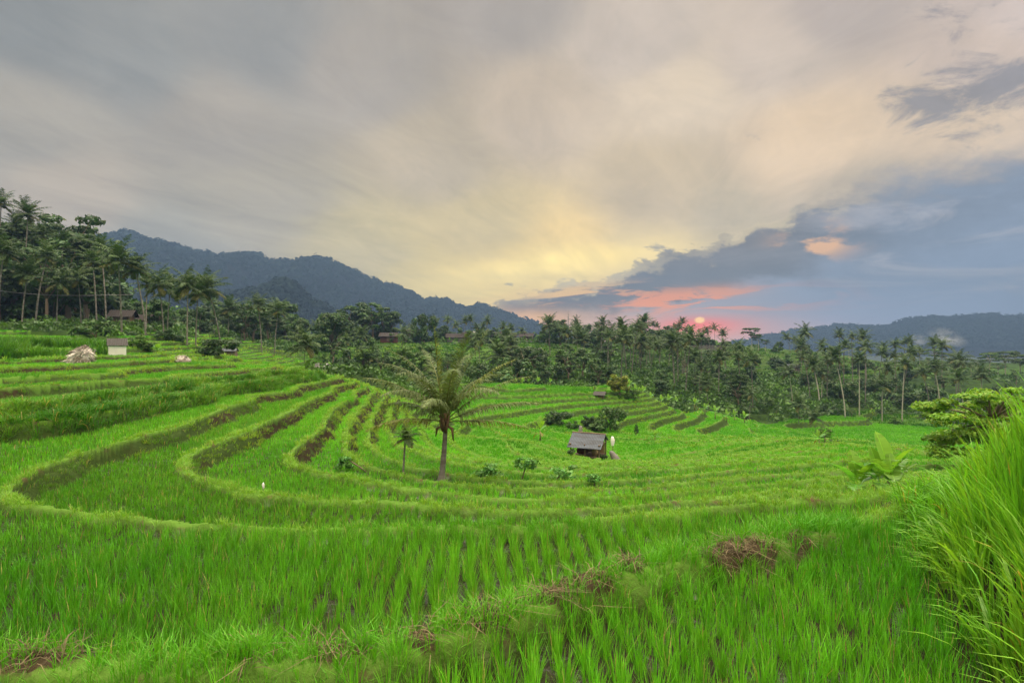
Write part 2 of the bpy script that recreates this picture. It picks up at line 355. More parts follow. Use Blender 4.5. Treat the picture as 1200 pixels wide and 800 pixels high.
# banks left of the basin are bare cut earth, the others are overgrown, in a green darkened for shade
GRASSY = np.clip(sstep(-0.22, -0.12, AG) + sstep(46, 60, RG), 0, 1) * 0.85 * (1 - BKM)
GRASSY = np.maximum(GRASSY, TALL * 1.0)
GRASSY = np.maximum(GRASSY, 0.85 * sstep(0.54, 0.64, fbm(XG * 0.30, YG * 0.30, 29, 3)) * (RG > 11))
def build_land():
    m, t, out = new_mat('paddy_land')
    co = t.new('ShaderNodeTexCoord').outputs['Object']
    A = lambda n: t.new('ShaderNodeAttribute', attribute_name=n).outputs['Fac']
    n1 = t.noise(co, 1.7, 6, 0.65); n2 = t.noise(co, 9.0, 5, 0.65); n3 = t.noise(co, 0.35, 4)
    mud = t.mix(n2, (0.012, 0.014, 0.008), (0.035, 0.034, 0.018))
    far_green = t.mix(A('away'), t.mix(n1, (0.045, 0.13, 0.010), (0.075, 0.19, 0.018)), t.mix(n1, (0.025, 0.060, 0.010), (0.045, 0.10, 0.014)))
    field = t.mix(A('far'), mud, far_green)
    soil = t.mix(n2, (0.010, 0.0085, 0.005), (0.046, 0.037, 0.020))
    moss = t.mix(n1, (0.035, 0.085, 0.012), (0.075, 0.16, 0.020))
    riser = t.mix(t.m('MAXIMUM', t.ss(0.50, 0.66, n1), A('grassy')), soil, t.mix(n2, (0.018, 0.040, 0.008), (0.048, 0.088, 0.018)))  # grassy faces: green kept dark to paint in the shade of the steps
    bund = t.mix(t.ss(0.33, 0.45, n1), t.mix(n2, (0.04, 0.032, 0.016), (0.13, 0.10, 0.05)), t.mix(n2, (0.055, 0.130, 0.018), (0.105, 0.21, 0.030)))  # bund green lightened to paint the light along the crest
    wildc = t.mix(t.ss(0.35, 0.65, n3), (0.014, 0.030, 0.008), (0.030, 0.062, 0.012))
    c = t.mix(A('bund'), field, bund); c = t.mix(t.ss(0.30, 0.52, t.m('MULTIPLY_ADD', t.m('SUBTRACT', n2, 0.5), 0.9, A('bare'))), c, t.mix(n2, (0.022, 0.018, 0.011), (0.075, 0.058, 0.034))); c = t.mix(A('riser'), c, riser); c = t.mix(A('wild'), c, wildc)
    p = t.new('ShaderNodeBsdfPrincipled'); t.put(p.inputs['Base Color'], c)
    wet = t.m('MULTIPLY', t.m('SUBTRACT', 1.0, A('far')), t.m('MULTIPLY', A('field'), t.ss(0.5, 0.42, n1)))
    t.put(p.inputs['Roughness'], t.m('MULTIPLY_ADD', wet, -0.75, 0.92)); t.put(p.inputs['Specular IOR Level'], t.m('MULTIPLY_ADD', wet, 0.4, 0.05))
    b = t.new('ShaderNodeBump'); b.inputs['Strength'].default_value = 0.6; b.inputs['Distance'].default_value = 0.06
    t.put(b.inputs['Height'], t.m('MULTIPLY', n2, t.m('SUBTRACT', 1.0, wet))); t.l.new(b.outputs[0], p.inputs['Normal']); t.l.new(p.outputs[0], out.inputs[0])
    V = np.stack([XG, YG, H], -1).reshape(-1, 3)
    i = np.arange(NR - 1)[:, None] * NA + np.arange(NA - 1)[None]; i = i.ravel()
    Fq = np.stack([i, i + 1, i + NA + 1, i + NA], -1)
    me = mesh_np('terraced_ground', V, Fq, m, smooth=True, attrs=dict(
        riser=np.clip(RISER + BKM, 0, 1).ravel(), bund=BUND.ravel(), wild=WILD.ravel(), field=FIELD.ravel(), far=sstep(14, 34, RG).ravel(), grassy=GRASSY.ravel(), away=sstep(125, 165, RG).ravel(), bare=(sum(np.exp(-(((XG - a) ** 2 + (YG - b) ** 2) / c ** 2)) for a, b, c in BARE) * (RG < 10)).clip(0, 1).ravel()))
    tag(link('terraced_ground', me), 'terraced hillside of stepped paddies with earth banks falling to a valley', kind='structure')
    # the land beyond and all round, out to the horizon
    n = 96; rr = [0.0, 300, 700, 1500, 4000, 14000]; V = [(0, 0, -42)]; Q = []; T = []
    for r in rr[1:]:
        for k in range(n):
            V.append((r * math.sin(2 * math.pi * k / n), r * math.cos(2 * math.pi * k / n), -42))
    for k in range(n): T.append((0, 1 + (k + 1) % n, 1 + k))
    for j in range(len(rr) - 2):
        for k in range(n):
            Q.append((1 + j * n + k, 1 + j * n + (k + 1) % n, 1 + (j + 1) * n + (k + 1) % n, 1 + (j + 1) * n + k))
    pl, t, out = new_mat('far_plain')
    co = t.new('ShaderNodeTexCoord').outputs['Object']
    p = t.new('ShaderNodeBsdfPrincipled'); t.put(p.inputs['Base Color'], t.mix(t.noise(co, 0.01, 6), (0.010, 0.022, 0.008), (0.022, 0.042, 0.012))); p.inputs['Roughness'].default_value = 0.95
    t.l.new(p.outputs[0], out.inputs[0])
    tag(link('ground', mesh_np('ground', V, [np.array(Q), np.array(T)], pl)), 'flat land reaching to the horizon beyond the terraces', kind='structure')
# ------------------------------------------------------------------ blades of grass and rice
def blades(x, y, z, h, w, az, lean, col, seg=2, droop=0.0, curl=None, tipw=0.0):
    """arrays of blades -> vertices, faces, colours; lean is how far the tip goes sideways as a share of h"""
    n = len(x); L = seg + 1
    dx = np.sin(az); dy = np.cos(az)
    tw = az + RNG.uniform(0.9, 2.2, n)       # the flat side
    sx = np.sin(tw); sy = np.cos(tw)
    rows = []
    for i in range(L):
        t = i / seg
        out = lean * h * (0.35 * t + 0.65 * t * t)
        zz = z + h * (t - droop * t * t * t) * np.sqrt(np.maximum(0.2, 1 - 0.45 * (lean * t) ** 2))
        cx = x + dx * out; cy = y + dy * out
        if i < seg:
            ww = w * (0.75 + 0.5 * t if t < 0.5 else 1.0 - 0.75 * (t - 0.5) / 0.5 * 0.9) * 0.5
            rows.append(np.stack([cx - sx * ww, cy - sy * ww, zz], -1)); rows.append(np.stack([cx + sx * ww, cy + sy * ww, zz], -1))
        else:
            rows.append(np.stack([cx, cy, zz], -1))
    V = np.stack(rows, 1); k = V.shape[1]
    b = (np.arange(n) * k)[:, None]
    Q = [b + np.array([[2 * i, 2 * i + 1, 2 * i + 3, 2 * i + 2]]) for i in range(seg - 1)]
    Q = np.concatenate(Q) if Q else np.zeros((0, 4), int)
    T = b + np.array([[2 * seg - 2, 2 * seg - 1, 2 * seg]])
    C = np.repeat(np.asarray(col)[:, None, :], k, 1)
    return V.reshape(-1, 3), Q, T, C.reshape(-1, 3)

class Blades:
    def __init__(s): s.V = []; s.Q = []; s.T = []; s.C = []; s.n = 0
    def add(s, V, Q, T, C):
        s.V.append(V); s.Q.append(Q + s.n); s.T.append(T + s.n); s.C.append(C); s.n += len(V)
    def build(s, name, mat):
        fs = [f for f in (np.concatenate(s.Q), np.concatenate(s.T)) if len(f)]
        return link(name, mesh_np(name, np.concatenate(s.V), fs, mat, np.concatenate(s.C)))

def scatter(r0, r1, dens, a0=-46, a1=46):
    a0, a1 = math.radians(a0), math.radians(a1)
    n = int(0.5 * (a1 - a0) * (r1 * r1 - r0 * r0) * dens)
    a = RNG.uniform(a0, a1, n); r = np.sqrt(RNG.uniform(r0 * r0, r1 * r1, n))
    return r * np.sin(a), r * np.cos(a)

def clump(B, x, y, z, nb, h, w, spread, lean, col, seg=2, droop=0.0, cvar=0.18, lean0=0.12, pale=0.0):
    """nb blades round every point; h is an array per point"""
    n = len(x)
    X = np.repeat(x, nb); Y = np.repeat(y, nb); Z = np.repeat(z, nb); Hh = np.repeat(h, nb)
    az = RNG.uniform(0, 2 * math.pi, n * nb); rr = spread * np.sqrt(RNG.uniform(0, 1, n * nb))
    X = X + rr * np.sin(az); Y = Y + rr * np.cos(az)
    hh = Hh * RNG.uniform(0.62, 1.08, n * nb)
    ln = lean0 + lean * RNG.uniform(0, 1, n * nb) ** 1.3
    C = np.repeat(col, nb, 0) * RNG.uniform(1 - cvar, 1 + cvar, (n * nb, 1))
    C[:, 0] *= RNG.uniform(0.85, 1.2, n * nb)
    if pale:
        k = RNG.uniform(0, 1, n * nb) < pale
        C[k] = np.array([0.42, 0.36, 0.13]) * RNG.uniform(0.5, 1.1, (int(k.sum()), 1))
    B.add(*blades(X, Y, Z - 0.02, hh, w * RNG.uniform(0.7, 1.25, n * nb), az + RNG.normal(0, 0.5, n * nb), ln, C, seg, droop))

G_RICE = np.array([0.072, 0.300, 0.012])
G_RICE2 = np.array([0.135, 0.420, 0.020])
def rice_col(x, y):
    k = fbm(x * 0.16, y * 0.16, 71, 4)[:, None]; k2 = fbm(x * 1.1, y * 1.1, 75, 3)[:, None]
    j = np.clip((k - 0.5) * 2.2 + (k2 - 0.5) * 0.9 + 0.45, 0, 1)
    # random tone for every paddy, its contrast widened to imitate shaded terrace bands
    i = np.clip(np.searchsorted(-THR, -smp(ZS, x, y)), 0, len(LEV) - 1)
    f = (_hash(i, i * 0 + 3, 5)[:, None] - 0.5) * 0.50
    return (G_RICE * (1 - j) + G_RICE2 * j) * (1 + f)

BARE = []                                    # worn, bare places on the near dyke
for (px, py, r) in [(60, 790, 0.30), (490, 775, 0.16), (575, 748, 0.20), (640, 716, 0.28), (690, 702, 0.22), (740, 690, 0.12), (850, 668, 0.30), (880, 660, 0.28), (940, 648, 0.22), (395, 790, 0.2)]:
    D = 2.5 * F / (py - 400); BARE.append(((px - 600) / F * D, D, r))
HOLES = []                                   # places kept clear of rice: (x, y, radius)
def build_rice():
    mat = leaf_mat('rice_leaf', (1, 1, 1), rough=0.42, trans=0.34, spec=0.4, var=0.12, nscale=6.0)
    B = Blades()
    def ok(x, y, lim=0.55):
        m = (smp(FIELD, x, y) > lim) & (smp(TALL.astype(float), x, y) < 0.4)
        for (hx, hy, hr) in HOLES: m &= (x - hx) ** 2 + (y - hy) ** 2 > hr * hr
        return m
    # planted in rows
    def rows(r0, r1, sx, sy, jx, jy):
        X, Y = np.meshgrid(np.arange(-r1, r1, sx), np.arange(1.0, r1, sy))
        X = X.ravel(); Y = Y.ravel()
        X = X + (fbm(X * 0.25, Y * 0.25, 81, 3) - 0.5) * 0.5 - 0.04 * Y
        X = X + RNG.normal(0, jx, len(X)); Y = Y + RNG.normal(0, jy, len(Y))
        r = np.hypot(X, Y); a = np.degrees(np.arctan2(X, Y))
        k = (r > r0) & (r <= r1) & (abs(a) < 47)
        return X[k], Y[k]
    for (r0, r1, sx, sy, nb, w, seg, hh, sp) in [(2.4, 9.6, 0.215, 0.125, 32, 0.0070, 3, 0.31, 0.052), (9.6, 17, 0.20, 0.13, 22, 0.0095, 2, 0.21, 0.07), (17, 36, 0.22, 0.18, 15, 0.016, 2, 0.18, 0.11)]:
        x, y = rows(r0, r1, sx, sy, 0.022, 0.04)
        k = ok(x, y); x, y = x[k], y[k]
        gap = fbm(x * 0.5, y * 0.5, 85, 3)
        k = RNG.uniform(0, 1, len(x)) < np.clip(1.25 - 0.45 * (gap > 0.68), 0, 1); x, y = x[k], y[k]
        hs = hh * (0.86 + 0.28 * fbm(x * 0.7, y * 0.7, 87, 3))
        clump(B, x, y, smp(H, x, y), nb, hs, w, sp, 0.42, rice_col(x, y) * RNG.uniform(0.78, 1.22, (len(x), 1)), seg, cvar=0.30, lean0=0.05, pale=0.03)
    for (r0, r1, dens, nb, w, hh, sp) in [(36, 70, 10.0, 12, 0.035, 0.21, 0.20), (70, 140, 5, 12, 0.06, 0.28, 0.32)]:
        x, y = scatter(r0, r1, dens)
        k = ok(x, y, 0.45) & (smp(WILD, x, y) < 0.3); x, y = x[k], y[k]
        hs = hh * (0.78 + 0.4 * fbm(x * 0.4, y * 0.4, 87, 3))
        clump(B, x, y, smp(H, x, y), nb, hs, w, sp, 0.35, rice_col(x, y), 2, cvar=0.12)
    for (r0, r1, dens, nb, w, hh, sp) in [(140, 260, 0.35, 12, 0.22, 0.5, 0.9)]:
        x, y = scatter(r0, r1, dens)
        k = ok(x, y, 0.45) & (smp(WILD, x, y) < 0.3); x, y = x[k], y[k]
        hs = np.full(len(x), hh)
        clump(B, x, y, smp(H, x, y), nb, hs, w, sp, 0.35, rice_col(x, y) * 0.42, 2, cvar=0.2)
    tag(B.build('rice', mat), 'bright green young rice planted in rows across the flooded paddies', kind='stuff')

def build_bank_grass():
    mat = leaf_mat('bank_grass', (1, 1, 1), rough=0.5, trans=0.38, spec=0.3, var=0.15, nscale=5.0)
    B = Blades()
    g1 = np.array([0.085, 0.235, 0.018]); g2 = np.array([0.24, 0.40, 0.045])
    def col(x, y):
        j = np.clip((fbm(x * 0.5, y * 0.5, 91, 4)[:, None] - 0.5) * 2.4 + 0.5, 0, 1); return g1 * (1 - j) + g2 * j
    # low grass along the little dykes
    for (r0, r1, dens, nb, w, hh, sp, seg) in [(2.2, 9, 190, 11, 0.0065, 0.24, 0.05, 2), (9, 18, 150, 11, 0.008, 0.15, 0.06, 2), (18, 46, 60, 10, 0.016, 0.16, 0.10, 2), (46, 90, 9, 10, 0.05, 0.26, 0.3, 2), (90, 200, 0.5, 10, 0.14, 0.5, 0.8, 2)]:
        x, y = scatter(r0, r1, dens)
        b = smp(BUND, x, y); rs = np.maximum(smp(RISER, x, y), smp(BKM.astype(float), x, y) * 0.5); bare = fbm(x * 0.9, y * 0.9, 93, 4)
        gs = smp(GRASSY, x, y)
        if r1 < 10: b = np.clip(b * 4, 0, 1)
        p = np.clip(b * np.where(bare > (0.74 if r1 < 10 else 0.63), 0.3 if r1 < 10 else 0.15, 0.95) + rs * np.where((bare > 0.44) & (gs < 0.3), 0.30, np.where(gs > 0.3, np.where(np.hypot(x, y) < 34, 0.62, 0.40), 0.75)), 0, 1) * (1 - smp(WILD, x, y))
        for (sx, sy, sr) in BARE: p = p * (1 - 0.80 * np.exp(-(((x - sx) ** 2 + (y - sy) ** 2) / sr ** 2)))
        k = RNG.uniform(0, 1, len(x)) < p; x, y = x[k], y[k]
        hs = hh * (0.5 + 1.0 * fbm(x * 1.3, y * 1.3, 95, 3)) * RNG.uniform(0.7, 1.3, len(x))
        cc = col(x, y); kk = (0.8 * sstep(6.5, 9, np.hypot(x, y)) * (smp(BUND, x, y) > 0.4))[:, None]; cc = cc * (1 - kk) + np.array([0.20, 0.43, 0.042]) * kk  # crest grass blended to a lighter green, standing in for light on it
        if r1 < 10: cc = rice_col(x, y) * 1.05
        clump(B, x, y, smp(H, x, y), nb, hs, w, sp, 0.75, cc, seg, droop=0.15, pale=0.015 if r1 < 10 else 0.03)
    tag(B.build('dyke_grass', mat), 'short grass with straw coloured blades on the dykes and earth banks', kind='stuff')
    # long rough grass on the high bank to the left
    B = Blades()
    x, y = scatter(15, 46, 30, -50, -15)
    k = (smp(TALL.astype(float), x, y) > 0.5); x, y = x[k], y[k]
    hs = 0.60 * (0.5 + 1.0 * fbm(x * 0.5, y * 0.5, 97, 3))
    c = col(x, y) * np.array([0.55, 0.78, 0.62])
    clump(B, x, y, smp(H, x, y), 14, hs, 0.022, 0.12, 1.0, c, 3, droop=0.35, pale=0.05)
    # and the pale strip of tall grass under the trees
    x, y = scatter(56, 72, 7, -46, -35.7)
    k = fbm(x * 0.08, y * 0.08, 99, 2) > 0.3; x, y = x[k], y[k]
    clump(B, x, y, smp(H, x, y), 18, 1.7 * (0.6 + 0.6 * fbm(x * 0.2, y * 0.2, 101, 3)), 0.07, 0.35, 0.5, col(x, y) * np.array([0.38, 0.60, 0.5]), 3, droop=0.2)
    tag(B.build('rough_grass', mat), 'long tangled grass covering the high bank beside the upper terraces', kind='stuff')
    # the big grass close by on the right
    B = Blades()
    x = RNG.uniform(2.3, 9.5, 3600); y = RNG.uniform(2.4, 9.6, 3600)
    b = smp(BANK, x, y); bdv = smp(bd, x, y)
    k = (b > np.where(y < 6.2, 0.16, 0.06)) & (bdv < 3.0) & (np.degrees(np.arctan2(x, y)) < 56); x, y = x[k], y[k]; b = b[k]
    hs = (0.58 + 0.40 * sstep(0.1, 0.5, b)) * (0.6 + 0.8 * fbm(x * 1.1, y * 1.1, 103, 3))
    t1 = np.array([0.12, 0.36, 0.020]); t2 = np.array([0.27, 0.50, 0.045])
    n = len(x); nb = 11
    j = np.clip((fbm(x * 0.8, y * 0.8, 105, 3)[:, None] - 0.5) * 2.2 + 0.45 + RNG.normal(0, 0.25, (n, 1)), 0, 1)
    oa = RNG.uniform(0, 6.28, n * nb); orr = 0.07 * np.sqrt(RNG.uniform(0, 1, n * nb))
    X = np.repeat(x, nb) + orr * np.sin(oa); Y = np.repeat(y, nb) + orr * np.cos(oa)
    # each tuft fans out; the ones at the lip hang over the paddy
    lip = np.repeat(sstep(0.75, 0.2, b), nb)
    az = np.where(RNG.uniform(0, 1, n * nb) < 0.22 + 0.4 * lip, RNG.normal(-1.45, 0.7, n * nb), oa)
    hh = np.repeat(hs, nb) * RNG.uniform(0.45, 1.15, n * nb)
    ln = 0.05 + (0.36 + 0.50 * lip) * RNG.uniform(0, 1, n * nb) ** 1.5
    C = np.repeat(t1 * (1 - j) + t2 * j, nb, 0) * RNG.uniform(0.65, 1.3, (n * nb, 1))
    pk = RNG.uniform(0, 1, n * nb) < 0.006 + 0.012 * lip; C[pk] = np.array([0.45, 0.36, 0.08]) * RNG.uniform(0.6, 1.1, (int(pk.sum()), 1))
    B.add(*blades(X, Y, smp(H, X, Y) - 0.03, hh, 0.016 * RNG.uniform(0.5, 1.4, n * nb) * np.where(RNG.uniform(0, 1, n * nb) < 0.16, 1.9, 1.0), az, ln, C, 5, 0.10 + 0.25 * lip))
    tag(B.build('tall_grass', leaf_mat('tall_grass_leaf', (1, 1, 1), rough=0.42, trans=0.42, spec=0.35, var=0.12, nscale=4.0)),
        'tall lush grass leaning out from the bank at the near right of the paddy', kind='stuff')

def build_straw():
    """dead straw and old roots on the near dyke"""
    mat = leaf_mat('dry_straw', (1, 1, 1), rough=0.7, trans=0.2, spec=0.2, var=0.25, nscale=9.0, tcol=(1.1, 1.0, 0.8))
    B = Blades()
    spots = []
    for (px, py, n, s) in [(60, 788, 300, 0.16), (30, 778, 120, 0.12), (300, 790, 60, 0.2), (395, 788, 130, 0.14), (490, 772, 60, 0.14), (545, 756, 70, 0.12), (575, 748, 110, 0.12), (625, 722, 130, 0.12), (660, 714, 110, 0.10), (700, 702, 90, 0.10),
                           (740, 688, 130, 0.05), (830, 672, 90, 0.12), (862, 664, 240, 0.16), (885, 658, 140, 0.14), (940, 648, 90, 0.2), (1080, 610, 120, 0.3), (1070, 640, 120, 0.3), (240, 570, 130, 0.25), (225, 555, 90, 0.2), (345, 540, 90, 0.25)]:
        D = 2.5 * F / (py - 400) if py > 615 else 3.3 * F / (py - 400)
        x0, y0 = (px - 600) / F * D, D
        for _ in range(int(n * 0.26)): spots.append((x0 + random.gauss(0, s), y0 + random.gauss(0, s * 0.8)))
    S = np.array(spots); x, y = S[:, 0], S[:, 1]; n = len(x)
    c = np.array([0.17, 0.135, 0.075]) * RNG.uniform(0.35, 1.25, (n, 1))
    nb = 3
    X = np.repeat(x, nb); Y = np.repeat(y, nb)
    B.add(*blades(X, Y, smp(H, X, Y) + RNG.uniform(-0.02, 0.05, n * nb), RNG.uniform(0.05, 0.22, n * nb), 0.008 * RNG.uniform(0.6, 1.5, n * nb), RNG.uniform(0, 6.3, n * nb), RNG.uniform(0.4, 2.6, n * nb), np.repeat(c, nb, 0), 3, 0.5))
    tag(B.build('dead_straw', mat), 'dead brown straw and roots lying along the near dykes', kind='stuff')

# ------------------------------------------------------------------ plants
M_FROND = leaf_mat('palm_frond', (0.050, 0.092, 0.028), rough=0.5, trans=0.15, spec=0.2, var=0.35, nscale=0.5, tcol=(1.1, 1.15, 0.5))
M_LEAF = leaf_mat('tree_leaf', (0.044, 0.094, 0.026), rough=0.5, trans=0.25, spec=0.3, var=0.35, nscale=0.35)
M_BANANA = leaf_mat('banana_leaf', (0.11, 0.30, 0.035), rough=0.35, trans=0.45, spec=0.5, var=0.15, nscale=2.0)
M_LIME = leaf_mat('lime_leaf', (0.17, 0.34, 0.03), rough=0.45, trans=0.4, spec=0.3, var=0.25, nscale=1.2)
M_TRUNK = solid_mat('palm_trunk', (0.21, 0.205, 0.19), rough=0.9, nscale=3.0, stretch=(1, 1, 5), second=(0.13, 0.12, 0.10))
M_BARK = solid_mat('tree_bark', (0.17, 0.135, 0.10), rough=0.95, nscale=3.0, stretch=(2, 2, 0.6))
M_PALEBARK = solid_mat('pale_bark', (0.42, 0.40, 0.36), rough=0.9, nscale=2.0, stretch=(1, 1, 3))

def frond_geo(L, e0, bend, az, npair, leaf, lw, droop, rw=0.03, base=(0, 0, 0), twist=0.0, rng=RNG, tint=(1, 1, 1), gap=0.0, ragged=0.25, vee=0.5):
    """one pinnate frond: rachis and leaflets; returns verts, quads, tints"""
    nst = 14
    t = np.linspace(0, 1, nst); e = e0 - bend * t ** 1.25
    azs = az + twist * t ** 2
    d = np.stack([np.sin(azs) * np.cos(e), np.cos(azs) * np.cos(e), np.sin(e)], -1)
    P = np.concatenate([[base], np.asarray(base) + np.cumsum(d[:-1] * L / (nst - 1), 0)])
    side = np.stack([np.cos(azs), -np.sin(azs), 0 * azs], -1)
    nrm = np.cross(side, d)
    V = []; Q = []; C = []
    wv = rw * (1 - 0.85 * t)
    for i in range(nst):
        V += [P[i] - side[i] * wv[i], P[i] + nrm[i] * wv[i] * 0.8, P[i] + side[i] * wv[i], P[i] - nrm[i] * wv[i] * 0.5]
        C += [(1.6, 1.3, 1.1)] * 4
    for i in range(nst - 1):
        for k in range(4): Q.append((4 * i + k, 4 * i + (k + 1) % 4, 4 * i + 4 + (k + 1) % 4, 4 * i + 4 + k))
    n = len(V); V = np.array(V); C = np.array(C, float)
    # leaflets
    tt = np.repeat(np.linspace(0.13, 0.995, npair), 2); sg = np.tile([1.0, -1.0], npair)
    keep = rng.uniform(0, 1, len(tt)) > gap; tt = tt[keep]; sg = sg[keep]
    tt = np.clip(tt + rng.normal(0, 0.006, len(tt)), 0, 1)
    f = tt * (nst - 1); i = np.minimum(f.astype(int), nst - 2); u = (f - i)[:, None]
    p = P[i] * (1 - u) + P[i + 1] * u; dd = d[i]; ss = side[i] * sg[:, None]; nn = nrm[i]
    ln = leaf * (np.sin(np.pi * np.clip(tt, 0.0, 1) ** 0.75) ** 0.6 * 0.85 + 0.15) * rng.uniform(1 - ragged, 1 + ragged * 0.3, len(tt))
    fw = 0.45 + 0.75 * tt
    dr = (droop * rng.uniform(0.7, 1.25, len(tt)))[:, None]
    d1 = ss + dd * fw[:, None] * 0.8 + nn * vee * (1 - dr * 0.6); d1[:, 2] -= dr[:, 0] * 0.35; d1 /= np.linalg.norm(d1, axis=1, keepdims=True)
    d2 = d1 * 0.75 + dd * 0.15; d2[:, 2] -= dr[:, 0] * 1.15; d2 /= np.linalg.norm(d2, axis=1, keepdims=True)
    m = p + d1 * ln[:, None] * 0.5; q = m + d2 * ln[:, None] * 0.5
    wd = np.cross(d1, nn + 0.3 * rng.normal(0, 1, nn.shape)); wd /= np.linalg.norm(wd, axis=1, keepdims=True)
    w = lw * (1.0 - 0.35 * tt)[:, None]
    LV = np.stack([p - wd * w * 0.35, p + wd * w * 0.35, m + wd * w * 0.5, m - wd * w * 0.5, q + wd * w * 0.10, q - wd * w * 0.10], 1)
    b = n + 6 * np.arange(len(tt))[:, None]
    LQ = np.concatenate([b + np.array([[0, 1, 2, 3]]), b + np.array([[3, 2, 4, 5]])])
    lc = np.asarray(tint) * rng.uniform(0.75, 1.25, (len(tt), 1))
    V = np.concatenate([V, LV.reshape(-1, 3)]); C = np.concatenate([C, np.repeat(lc, 6, 0)])
    return V, np.concatenate([np.array(Q), LQ]), C

def join(parts):
    V = []; Q = []; C = []; n = 0
    for v, q, c in parts: V.append(v); Q.append(q + n); C.append(c); n += len(v)
    return np.concatenate(V), np.concatenate(Q), np.concatenate(C)

def palm_crown_mesh(seed, R=3.6, nf=24, droopy=0.6, npair=20, dead=3):
    rg = np.random.default_rng(seed); P = []
    for k in range(nf):
        a = k * 2.39996 + rg.normal(0, 0.25); u = (k + 0.5) / nf
        e0 = math.radians(86 - 112 * u ** 0.95 + rg.normal(0, 8)); L = R * (0.72 + 0.4 * math.sin(math.pi * min(1, u + 0.25))) * rg.uniform(0.85, 1.1)
        old = k >= nf - dead
        P.append(frond_geo(L, e0, 0.50 + 0.75 * droopy + rg.normal(0, 0.15) - (0.45 if u > 0.75 else 0), a, npair, 0.27 * R, 0.085 * R / 2, droopy + 0.5 * u, 0.012 * R, rng=rg, twist=rg.normal(0, 0.3),
                           tint=(1.9, 1.15, 0.9) if old else (0.85 + 0.25 * (1 - u), 0.92 + 0.2 * (1 - u), 1.0), gap=0.08))
    # coconuts under the crown
    V, Q, C = join(P)
    nv = []; nq = []; nc = []
    for k in range(9):
        a = rg.uniform(0, 6.28); c = np.array([0.28 * math.sin(a), 0.28 * math.cos(a), -0.25 + rg.uniform(-0.12, 0.15)]) * R / 3.6
        r = 0.15 * R / 3.6; b = len(nv)
        for j, ph in enumerate((-1.2, -0.4, 0.4, 1.2)):
            for s in range(6): nv.append(c + r * np.array([math.cos(ph) * math.cos(s * 1.047), math.cos(ph) * math.sin(s * 1.047), 1.2 * math.sin(ph)])); nc.append((1.5, 1.1, 0.9))
        for j in range(3):
            for s in range(6): nq.append((b + j * 6 + s, b + j * 6 + (s + 1) % 6, b + j * 6 + 6 + (s + 1) % 6, b + j * 6 + 6 + s))
    V, Q, C = join([(V, Q, C), (np.array(nv), np.array(nq), np.array(nc, float))])
    return mesh_np('palm_crown', V, Q, M_FROND, C)

def palm_trunk_mesh(seed, lean):
    """unit-height trunk with a bend, ringed; scaled in z for each palm"""
    rg = np.random.default_rng(seed); mb = MB(); n = 16; pts = []; rad = []
    ph = rg.uniform(0, 6.28)
    for i in range(n + 1):
        t = i / n
        pts.append((lean * math.sin(ph) * t ** 1.6, lean * math.cos(ph) * t ** 1.6, t * 10 - 0.05 * 10 * (i == 0)))
        rad.append(0.115 * (1.45 if i == 0 else 1.12 - 0.42 * t) * (1.05 if i % 2 else 0.96))
    mb.tube(pts, rad, 9); return mb.mesh('palm_trunk', M_TRUNK, True), (pts[-1][0], pts[-1][1])
PALM_T = [palm_trunk_mesh(100 + i, l) for i, l in enumerate((0.25, 0.8, 1.5, 0.5, 2.0))]
PALM_C = [palm_crown_mesh(200 + i, 3.6, nf, dr) for i, (nf, dr) in enumerate(((26, 0.55), (22, 0.8), (28, 0.35), (20, 1.0), (24, 0.6), (18, 0.9)))]

def palm(px, D, cy, label, group, cr=None, seed=None, name='coconut_palm', trunk_r=1.0, pale=False):
    """a coconut palm at photo column px, D metres ahead, crown centre at photo row cy"""
    seed = random.randrange(9999) if seed is None else seed
    x, y = (px - 600) / F * D, D
    zt = (400 - cy) / F * D; zb = ground(x, y)
    h = max(2.0, zt - zb)
    mt, (ox, oy) = PALM_T[seed % len(PALM_T)]
    th = seed * 0.7; sc = h / 10.0; cr = cr or (0.80 + 0.25 * ((seed * 7) % 10) / 10)
    # stand it so that the crown, not the foot, is at px
    wx = (ox * math.cos(th) - oy * math.sin(th)) * sc; wy = (ox * math.sin(th) + oy * math.cos(th)) * sc
    r = empty(name, (x - wx, y - wy, ground(x - wx, y - wy)), th)
    h2 = zt - r.location.z
    t = link('trunk', mt, r)
    if pale: t.material_slots[0].link = 'OBJECT'; t.material_slots[0].material = M_PALEBARK
    t.scale = (sc if sc < 1 else 1.0, sc if sc < 1 else 1.0, h2 / 10.0); 
    tx = ox * t.scale[0]; ty = oy * t.scale[0]
    t.scale = (t.scale[0] * trunk_r, t.scale[1] * trunk_r, t.scale[2])
    c = link('crown', PALM_C[(seed // 3) % len(PALM_C)], r, (ox * t.scale[0], oy * t.scale[1], h2)); c.scale = (cr,) * 3; c.rotation_euler = (0, 0, seed * 1.3)
    return tag(r, label, 'palm', group)

